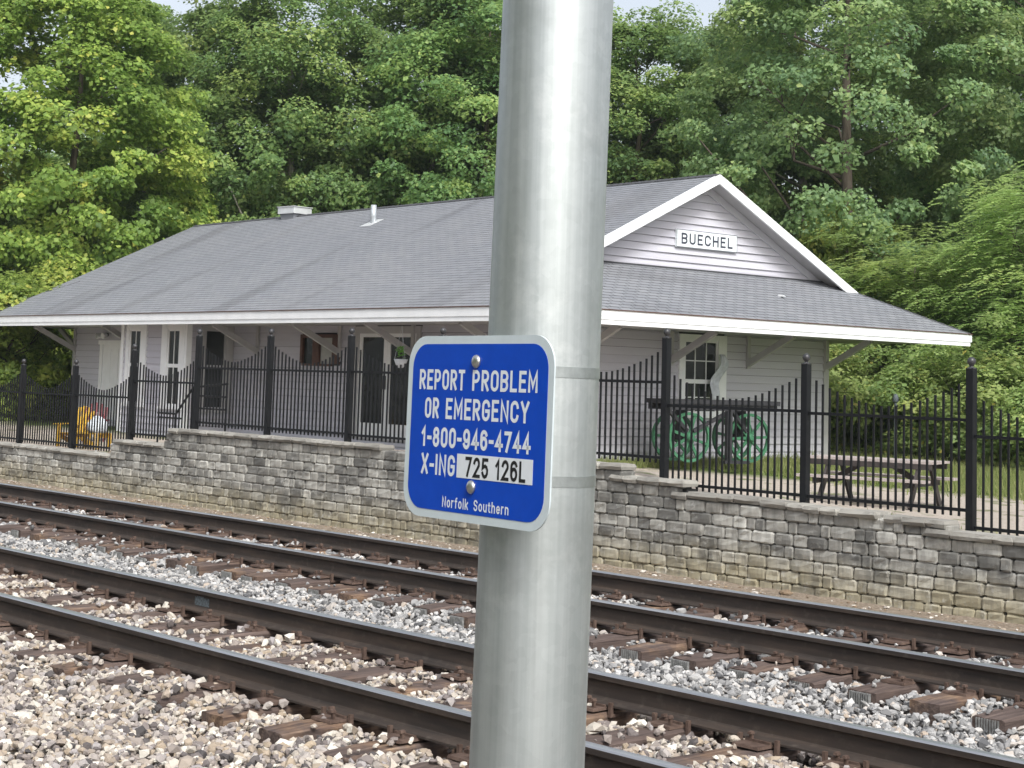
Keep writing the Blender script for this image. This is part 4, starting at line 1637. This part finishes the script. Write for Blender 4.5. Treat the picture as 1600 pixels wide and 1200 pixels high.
# white cloth caught on the end wall window
nu, nv = 7, 16
vs = []
for j in range(nv):
    t = j / (nv - 1)
    for k in range(nu):
        u = k / (nu - 1) - .5
        wdt = .12 + .20 * math.sin(min(1, t * 1.3) * math.pi * .75)
        vs.append((.03 * math.sin(u * 14 + t * 5) + .05 * math.sin(t * 9), u * wdt - t * .22 + .06 * math.sin(t * 7), -t * 1.0))
fs = [(j * nu + k, j * nu + k + 1, (j + 1) * nu + k + 1, (j + 1) * nu + k) for j in range(nv - 1) for k in range(nu - 1)]
cl = MB().add(vs, fs).mesh('draped_cloth', MAT['cloth'], True)
o = link('draped_cloth', cl, None, bld.matrix_basis @ Vector((.17, 4.78, 2.42)), (0, 0, BETA))
md = o.modifiers.new('thick', 'SOLIDIFY')
md.thickness = .006
tag(o, 'ragged white cloth hanging at the right side of the end wall window', 'cloth')
# slim downpipe post at the left
o = MB().tube([(0, 0, 0), (0, 0, .85)], .022, 8).build('white_stake', MAT['white'], None)
o.location = (-32.60, 17.9, gz(-32.6, 17.9))
tag(o, 'slim white stake standing behind the fence at the first wall step', 'stake')
# blue-grey post cap far behind the fence (tap post by the hedge)
tp = thing('tap_post', 'small blue-grey standpipe before the hedge, seen above the picnic table', 'standpipe', (-21.65, 31.4, gz(-21.65, 31.4)))
MB().tube([(0, 0, 0), (0, 0, 1.45)], .03, 8).build('pipe', MAT['bluepaint'], tp)
MB().lathe([(.03, 0), (.065, .03), (.065, .12), (.04, .18), (.02, .20)], 10, (0, 0, 1.45)).build('head', MAT['bluepaint'], tp, True)

# ------------------------------------------------------------------ signal pole with the blue sign
pb_, ptop = Vector((-1.5524, 1.4434, -.15)), Vector((-1.5225, 1.4763, 3.25))
pole = thing('metal_pole', 'thick brushed metal pole standing close to the camera', 'pole', pb_)
axis = (ptop - pb_)
rows = 40
MB().tube([axis * (k / rows) for k in range(rows + 1)], .0712, 64).build('shaft', MAT['pole'], pole, True)
MB().lathe([(.13, 0), (.13, .03), (.09, .05), (.085, .09), (.0725, .10)], 24).build('base_flange', MAT['pole'], pole)
for zz in (1.786, 1.653):
    c0 = axis * ((zz + .15) / 3.4)
    h = .0066
    bnd = MB().tube([c0 - axis.normalized() * h, c0 + axis.normalized() * h], .0720, 64)
    bnd.build('band', MAT['strap'], pole)
yaw, til, rol = -.09626, -.0154, .004
f = Vector((math.cos(yaw), math.sin(yaw), 0))
n = f.cross(Z1)
uu = Z1 * math.cos(til) + n * math.sin(til)
f2 = f * math.cos(rol) + uu * math.sin(rol)
u3 = -f * math.sin(rol) + uu * math.cos(rol)
n3 = f2.cross(u3)
sg = thing('emergency_sign', 'blue emergency notice sign with white lettering strapped to the metal pole', 'sign', (0, 0, 0))
MS = Matrix((f2, u3, n3)).transposed().to_4x4()
MS.translation = (-1.5545, 1.36775, 1.71301)
sg.matrix_world = MS


def rrect(w_, h_, r_, z0, z1, mat, name, seg=8, cx=0, cy=0):
    pts = []
    for sx, sy, a0 in ((1, 1, 0), (-1, 1, 90), (-1, -1, 180), (1, -1, 270)):
        for k in range(seg + 1):
            a = math.radians(a0 + 90 * k / seg)
            pts.append((cx + sx * (w_ / 2 - r_) + r_ * math.cos(a), cy + sy * (h_ / 2 - r_) + r_ * math.sin(a)))
    n_ = len(pts)
    vs = [(x, y, z0) for x, y in pts] + [(x, y, z1) for x, y in pts]
    fs = [tuple(range(n_))[::-1], tuple(range(n_, 2 * n_))] + [(k, (k + 1) % n_, (k + 1) % n_ + n_, k + n_) for k in range(n_)]
    return MB().add(vs, fs).build(name, mat, sg)


rrect(.305, .229, .037, -.0022, 0, MAT['signgrey'], 'panel')
rrect(.2835, .2085, .030, .00005, .0004, MAT['signblue'], 'blue_field')
def at(x, y, z=.0006):
    return Matrix.Translation((x, y, z))
WH = MAT['signwhite']
text('REPORT', sg, .1005, .0257, WH, at(-.0750, .0592))
text('PROBLEM', sg, .1315, .0257, WH, at(.0572, .0592))
text('OR', sg, .0315, .0262, WH, at(-.0945, .0232))
text('EMERGENCY', sg, .172, .0262, WH, at(.0225, .0232))
text('1-800-946-4744', sg, .2275, .0252, WH, at(-.0005, -.0132), .185, .30)
text('X-ING', sg, .0745, .0262, WH, at(-.0757, -.0475))
MB().box(-.034, .1195, -.061, -.0317, .00045, .0008).build('number_plate', WH, sg)
text('725 126L', sg, .1225, .0246, MAT['letterblack'], at(.0455, -.0468, .0011), .165, .32)
text('Norfolk', sg, .0560, .0135, WH, at(-.0347, -.0925), .15, .36)
text('Southern', sg, .0710, .0135, WH, at(.0403, -.0925), .15, .36)
for y in (.0826, -.0709):
    bo = MB().lathe([(.0085, .0004), (.0082, .0024), (.0062, .0042), (.003, .0050), (.0005, .0052)], 16).build('bolt', MAT['bolt'], sg, True)
    bo.location = (-.0015, y, 0)
br_ = MB()
for y in (.0826, -.0709):
    br_.box(-.012, .012, y - .014, y + .014, -.030, -.0023)
br_.build('mounting_bracket', MAT['zinc'], sg)

# ------------------------------------------------------------------ trees
def unit(v):
    return v / (np.linalg.norm(v, axis=1, keepdims=True) + 1e-9)


def leaves(P, N_, size, rng, aspect=.62, fold=.25):
    """one folded quad per point, facing N_"""
    n = len(P)
    t = unit(np.cross(N_, rng.normal(size=(n, 3))))
    b = np.cross(N_, t)
    s = (size * np.exp(rng.normal(0, .25, n)))[:, None]
    tip = P + t * s
    left = P + t * s * .45 + b * s * aspect * .5 + N_ * s * fold * .4
    right = P + t * s * .45 - b * s * aspect * .5 + N_ * s * fold * .4
    V = np.stack([P, left, tip, right], 1).reshape(-1, 3)
    F = np.arange(4 * n).reshape(-1, 4)
    return V, F


def crown_points(rng, cl, rad, per, squash=.62):
    """leaf positions on the outside of clumps"""
    k = len(cl)
    idx = np.repeat(np.arange(k), per)
    d = unit(rng.normal(size=(len(idx), 3)))
    d[:, 2] = np.abs(d[:, 2]) * rng.choice([1, 1, -1], len(idx))
    rr = rad[idx] * rng.uniform(.35, 1.05, len(idx)) ** .6
    P = cl[idx] + d * rr[:, None] * np.array([1, 1, squash])
    return P, d, idx


def branch_tree(rng, H, base, R, nb, top=.92, lean=.3, thick=.62):
    mb = MB()
    pts = [Vector((0, 0, -.2))]
    n = 9
    ox = oy = 0
    for k in range(1, n + 1):
        ox += rng.normal(0, lean * .35)
        oy += rng.normal(0, lean * .35)
        pts.append(Vector((ox, oy, H * top * k / n)))
    r0 = (.018 * H + .06) * thick
    rad = [r0 * (1.25 if k == 0 else (1 - k / n) ** .8 + .10) for k in range(n + 1)]
    mb.tube(pts, rad, 9)
    tips = []
    for q in range(nb):
        t = rng.uniform(base / H + .05, .9)
        fi = t / top * n
        i0 = min(int(fi), n - 1)
        p = pts[i0].lerp(pts[i0 + 1], fi - i0)
        a = rng.uniform(0, 6.28)
        ln = R * rng.uniform(.6, 1.0) * (1.1 - .55 * t)
        m1 = p + Vector((math.cos(a) * ln * .5, math.sin(a) * ln * .5, ln * rng.uniform(.15, .5)))
        e = p + Vector((math.cos(a + rng.normal(0, .2)) * ln, math.sin(a) * ln, ln * rng.uniform(.3, .9)))
        rb = rad[i0] * rng.uniform(.35, .5)
        mb.tube([p, m1, e], [rb, rb * .6, rb * .2], 5)
        tips.append(e)
        if rng.uniform() < .8:
            e2 = m1 + Vector((rng.normal(0, .8), rng.normal(0, .8), rng.uniform(.4, 1.6)))
            mb.tube([m1, e2], [rb * .5, rb * .15], 5)
            tips.append(e2)
    return mb, np.array([tuple(t) for t in tips])


def make_tree(seed, H, base, R, nclump, per, leaf, kind='round', squash=.62, nb=16, crad=(.55, 1.15), aspect=.62):
    rng = np.random.default_rng(seed)
    mb, tips = branch_tree(rng, H, base, R, nb)
    h = rng.uniform(0, 1, nclump)
    if kind == 'round':
        prof = np.sin(np.pi * np.clip(h * .86 + .12, 0, 1)) ** .6
    else:
        prof = (1 - h * .75) * np.clip(h * 6 + .45, 0, 1)
    rr = R * prof * rng.uniform(.45, 1.0, nclump) ** .5
    a = rng.uniform(0, 2 * np.pi, nclump)
    cl = np.stack([rr * np.cos(a), rr * np.sin(a), base + h * (H - base)], 1)
    if nb < 15:
        ni = nclump // 5
        ai, ri = rng.uniform(0, 6.28, ni), R * rng.uniform(.15, .4, ni)
        tips = np.concatenate([tips, np.stack([ri * np.cos(ai), ri * np.sin(ai), rng.uniform(base, H * .85, ni)], 1)])
    cl = np.concatenate([cl, tips])
    rad = rng.uniform(*crad, len(cl))
    P, d, idx = crown_points(rng, cl, rad, per, squash)
    outw = unit(P - np.array([0, 0, (base + H) * .45]))
    N_ = unit(outw * .45 + d * .35 + np.array([0, 0, .55]) + rng.normal(0, .45, P.shape))
    V, F = leaves(P, N_, leaf, rng, aspect)
    ctone = rng.normal(0, .20, len(cl))
    tone = np.clip(.45 + ctone[idx] + rng.normal(0, .17, len(P)), 0, 1)
    tone = np.where(rng.uniform(0, 1, len(P)) < .012, 1.0, np.minimum(tone, .93))
    return mb, V, F, tone


def locust(seed, H, base, R, nb_fronds):
    """drooping pinnate sprays"""
    rng = np.random.default_rng(seed)
    mb, tips = branch_tree(rng, H, base, R, 20, lean=.35)
    nc = 75
    h = rng.uniform(0, 1, nc)
    rr = R * np.sin(np.pi * np.clip(h * .8 + .18, 0, 1)) ** .5 * rng.uniform(.35, 1, nc) ** .5
    a = rng.uniform(0, 6.28, nc)
    cl = np.concatenate([np.stack([rr * np.cos(a), rr * np.sin(a), base + h * (H - base)], 1), tips])
    idx = rng.integers(0, len(cl), nb_fronds)
    o = cl[idx] + rng.normal(0, 1, (nb_fronds, 3)) * np.array([.55, .55, .28])
    a = np.arctan2(o[:, 1], o[:, 0]) + rng.normal(0, .7, nb_fronds)
    ln = rng.uniform(.45, .80, nb_fronds)
    P, N_, T = [], [], []
    K = 7
    for k in range(K):
        t = (k + .5) / K
        px = o + np.stack([np.cos(a) * ln * t, np.sin(a) * ln * t, ln * (.25 * t - .75 * t * t)], 1)
        for sgn in (-1, 1):
            side = np.stack([-np.sin(a), np.cos(a), np.full(nb_fronds, -.35 * 1)], 1) * sgn
            side[:, 2] = -.3
            P.append(px)
            T.append(unit(side + np.stack([np.cos(a), np.sin(a), 0 * a], 1) * .45))
    P, T = np.concatenate(P), np.concatenate(T)
    N_ = unit(np.cross(T, np.cross(np.array([0, 0, 1.0]), T)) + rng.normal(0, .25, P.shape))
    b = unit(np.cross(N_, T))
    s = rng.uniform(.14, .21, len(P))[:, None]
    V = np.stack([P, P + T * s * .5 + b * s * .2, P + T * s, P + T * s * .5 - b * s * .2], 1).reshape(-1, 3)
    F = np.arange(4 * len(P)).reshape(-1, 4)
    ct = rng.normal(0, .14, len(cl))[idx]
    tone = np.clip(.5 + np.tile(ct, 2 * K) + rng.normal(0, .12, len(P)), 0, .93)
    return mb, V, F, tone


def proto(name, built, leafmat, barkmat):
    mb, V, F, tone = built
    return (mb.mesh('trunk', MAT[barkmat], True), mesh_np(name, V, F, MAT[leafmat], tone))


def plant(name, pr, label, cat, x, y, scale=(1, 1, 1), rz=0, group=None, z=None):
    t = thing(name, label, cat, (x, y, gz(x, y) if z is None else z), rz, group)
    t.scale = scale
    link('trunk', pr[0], t)
    link('crown', pr[1], t)
    return t


PA = proto('crown', make_tree(11, 15.5, 1.2, 4.9, 340, 290, .165, 'round', .6, 8, (.5, 1.05), .8), 'leaf_bright', 'bark')
PB = proto('crown', make_tree(21, 16.5, 1.6, 4.6, 310, 290, .145, 'round', .6, 12, (.5, 1.1), .75), 'leaf_mid', 'bark')
PC = proto('crown', make_tree(31, 17.0, 1.8, 4.4, 290, 290, .135, 'round', .7, 12, (.5, 1.1), .75), 'leaf_mid', 'bark_pale')
PD = proto('crown', make_tree(41, 16.0, 1.4, 5.0, 320, 280, .155, 'round', .55, 12, (.5, 1.1), .75), 'leaf_mid', 'bark_pale')
PE = proto('crown', make_tree(51, 18.5, 3.6, 5.6, 310, 280, .135, 'round', .6, 16, (.45, 1.0), .8), 'leaf_cool', 'bark')
PL = proto('crown', locust(61, 8.6, .9, 3.4, 3600), 'leaf_locust', 'bark')
PBU = proto('crown', make_tree(71, 2.5, .1, 1.6, 60, 200, .10, 'round', .7, 8, (.35, .6)), 'leaf_locust', 'bark')
PSH = proto('crown', make_tree(81, 4.2, .2, 2.1, 70, 190, .15, 'round', .7, 12, (.4, .75)), 'leaf_bright', 'bark')

plant('broadleaf_tree', PA, 'large bright yellow-green tree at the far left beyond the depot roof', 'tree', -53.2, 27.6, (1.0, 1.0, 1.0), .4)
plant('broadleaf_tree', PA, 'bright tree cut by the left edge, left of the large yellow-green tree', 'tree', -57.5, 22.5, (.95, .95, .95), 2.1)
FG = 'forest trees behind the depot'
forest = [
    (PB, -62.5, 35.0, 1.02, 'dark tree showing between the bright left tree and the sky gap', .3),
    (PD, -57.0, 36.5, 1.0, 'mid green tree above the left end of the roof ridge', 1.9),
    (PC, -53.0, 37.0, 1.06, 'leafy tree rising straight behind the white roof vent', 3.3),
    (PD, -51.0, 41.5, 1.06, 'tree with pale branches above the thin roof pipe', 4.1),
    (PB, -47.5, 41.5, 1.04, 'dense tree just left of the metal pole top', 5.2),
    (PC, -49.5, 47.5, 1.05, 'tree mostly hidden behind the metal pole', .9),
    (PB, -43.2, 46.0, .93, 'tree just right of the metal pole, below the upper sky gap', 2.4),
    (PD, -42.5, 51.0, .97, 'tree behind the depot gable peak', 5.9),
    (PC, -38.2, 50.0, 1.04, 'tree right of the gable peak with dark gaps below', 3.9),
    (PB, -36.5, 56.5, 1.08, 'tall tree behind the one with the bare brown trunk', 1.2),
    (PD, -31.5, 56.0, 1.10, 'tall green tree filling the upper right corner', .2),
]
for i, (pr, x, y, s, lab, rz) in enumerate(forest):
    plant('forest_tree', pr, lab, 'tree', x, y, (s, s, s), rz, FG)
plant('cottonwood_tree', PE, 'tall tree with an exposed brown trunk right of the gable', 'tree', -31.3, 43.0, (1, 1, 1), .6)
plant('cottonwood_tree', PE, 'tall grey-green tree at the right edge behind the feathery trees', 'tree', -26.6, 47.5, (.92, .92, .92), 3.6)
LG = 'feathery trees at the right'
plant('locust_tree', PL, 'light green feathery tree right of the eave corner', 'tree', -22.6, 40.2, (1.0, 1.0, .86), .5, LG)
plant('locust_tree', PL, 'feathery tree at the right edge with a yellowing twig', 'tree', -19.8, 41.5, (1.05, 1.05, .98), 2.6, LG)
plant('locust_tree', PL, 'lower feathery tree behind the right end of the eave', 'tree', -27.4, 40.6, (.95, .95, .66), 4.2, LG)
BG = 'bushes along the yard'
for j, (x, y, s, lab) in enumerate([(-26.6, 35.2, .95, 'bright bush right of the depot corner, behind the table'), (-24.0, 36.3, .9, 'lime bush seen through the fence left of the tall post'),
                                    (-22.0, 36.2, .95, 'low bright bush just right of the tallest right post'), (-19.9, 36.0, .85, 'bush at the right edge below the feathery trees')]):
    plant('bush', PBU, lab, 'bush', x, y, (s * 1.3, s * 1.3, s), j * 1.7, BG)
plant('shrub', PSH, 'leafy shrub at the left under the depot eave, behind the fence', 'shrub', -46.8, 22.2, (1, 1, .95), .3)
plant('shrub', PSH, 'tall shrub behind the left end of the depot, beside the corner bracket', 'shrub', -49.5, 26.0, (1.1, 1.1, 1.15), 2.0)
plant('shrub', PSH, 'rounded vine covered shrub beside the brown trunk', 'shrub', -30.2, 41.0, (.8, .8, 1.62), 1.0)

# distant wood that closes the view between the trees
rng = np.random.default_rng(99)
nc = 1100
tt = rng.uniform(0, 1, nc)
base_l = np.array([-78.0, 34.0]) * (1 - tt[:, None]) + np.array([-24.0, 70.0]) * tt[:, None]
off = rng.normal(0, 2.2, (nc, 2))
hh = rng.uniform(.3, 12.0, nc)
cl = np.column_stack([base_l + off, hh])
rad = rng.uniform(.9, 1.8, nc)
P, d_, idx = crown_points(rng, cl, rad, 120, .75)
N_ = unit(d_ * .5 + np.array([.3, -.4, .5]) + rng.normal(0, .45, P.shape))
V, F = leaves(P, N_, .27, rng, .7)
tone = np.clip(.38 + rng.normal(0, .12, nc)[idx] + rng.normal(0, .15, len(P)), 0, .9)
dw = link('distant_wood', mesh_np('distant_wood', V, F, MAT['leaf_mid'], tone))
tag(dw, kind='stuff')
# undergrowth along the wood edge
nc = 420
tt = rng.uniform(0, 1, nc)
base_l = np.array([-62.0, 33.0]) * (1 - tt[:, None]) + np.array([-16.0, 47.0]) * tt[:, None]
cl = np.column_stack([base_l + rng.normal(0, 1.3, (nc, 2)), rng.uniform(.2, 3.2, nc)])
rad = rng.uniform(.5, 1.1, nc)
P, d_, idx = crown_points(rng, cl, rad, 130, .75)
N_ = unit(d_ * .5 + np.array([.2, -.3, .6]) + rng.normal(0, .45, P.shape))
V, F = leaves(P, N_, .16, rng, .65)
tone = np.clip(.42 + rng.normal(0, .15, nc)[idx] + rng.normal(0, .15, len(P)), 0, .9)
tag(link('undergrowth', mesh_np('undergrowth', V, F, MAT['leaf_mid'], tone)), kind='stuff')

# ------------------------------------------------------------------ summer haze
hz = NT('summer_haze')
hz.t.nodes.remove(hz.b)
pvn = hz.n('ShaderNodeVolumePrincipled')
pvn.inputs['Color'].default_value = (.90, .97, 1, 1)
pvn.inputs['Density'].default_value = .00035
pvn.inputs['Anisotropy'].default_value = .3
hz.l(pvn.outputs[0], hz.out.inputs['Volume'])
tag(MB().box(-440, 340, -240, 640, -2.2, 23.5).build('haze', hz.m), kind='stuff')

# grass blades
def blades(name, X, Y, h, mat):
    n = len(X)
    Z = ground_z(X, Y) - .01
    a = nr.uniform(0, 6.28, n)
    hh = h * np.exp(nr.normal(0, .35, n))
    w_ = .012
    lean = nr.normal(0, .35, (n, 2)) * hh[:, None]
    b0 = np.stack([X - np.cos(a) * w_, Y - np.sin(a) * w_, Z], 1)
    b1 = np.stack([X + np.cos(a) * w_, Y + np.sin(a) * w_, Z], 1)
    tp_ = np.stack([X + lean[:, 0], Y + lean[:, 1], Z + hh], 1)
    V = np.stack([b0, b1, tp_], 1).reshape(-1, 3)
    F = np.arange(3 * n).reshape(-1, 3)
    tag(link(name, mesh_np(name, V, F, mat, nr.uniform(.3, .9, n))), kind='stuff')


# trees across the road behind the camera: they show only as the darker side of the metal pole
nc = 260
tt = rng.uniform(0, 1, nc)
cl = np.column_stack([np.array([-20.0, -5.0]) * (1 - tt[:, None]) + np.array([1.0, -24.0]) * tt[:, None] + rng.normal(0, 1.0, (nc, 2)), rng.uniform(.3, 9.5, nc)])
rad = rng.uniform(1.0, 1.7, nc)
P, d_, idx = crown_points(rng, cl, rad, 70, .8)
N_ = unit(d_ + rng.normal(0, .4, P.shape))
V, F = leaves(P, N_, .45, rng, .8)
tag(link('roadside_wood', mesh_np('roadside_wood', V, F, MAT['leaf_mid'], rng.uniform(.1, .7, len(P)))), kind='stuff')

gx = nr.uniform(-27.5, -9, 36000)
gy = nr.uniform(25.8, 34, 36000)
lx = np.interp(gx, [-24.5, -22, -17], [23.0, 26.5, 27.4])
k = (gy > lx + nr.normal(0, .5, len(gx)))
bx = nr.uniform(-23.6, -22.9, 5000)
by = nr.uniform(23, 31.5, 5000)
gxa, gya = np.concatenate([gx[k], bx]), np.concatenate([gy[k], by])
# none inside the depot
lxp = (gxa + 23.738) * math.cos(BETA) + (gya - 22.791) * math.sin(BETA)
lyp = -(gxa + 23.738) * math.sin(BETA) + (gya - 22.791) * math.cos(BETA)
k = ~((lxp < .08) & (lxp > -20.7) & (lyp > -.05) & (lyp < 8.6))
blades('grass', gxa[k], gya[k], .15, MAT['grass'])
tx = nr.uniform(-13, -8, 900)
ty = 17.62 + np.abs(nr.normal(0, .35, 900))
blades('weeds', tx, ty, .07, MAT['grass'])
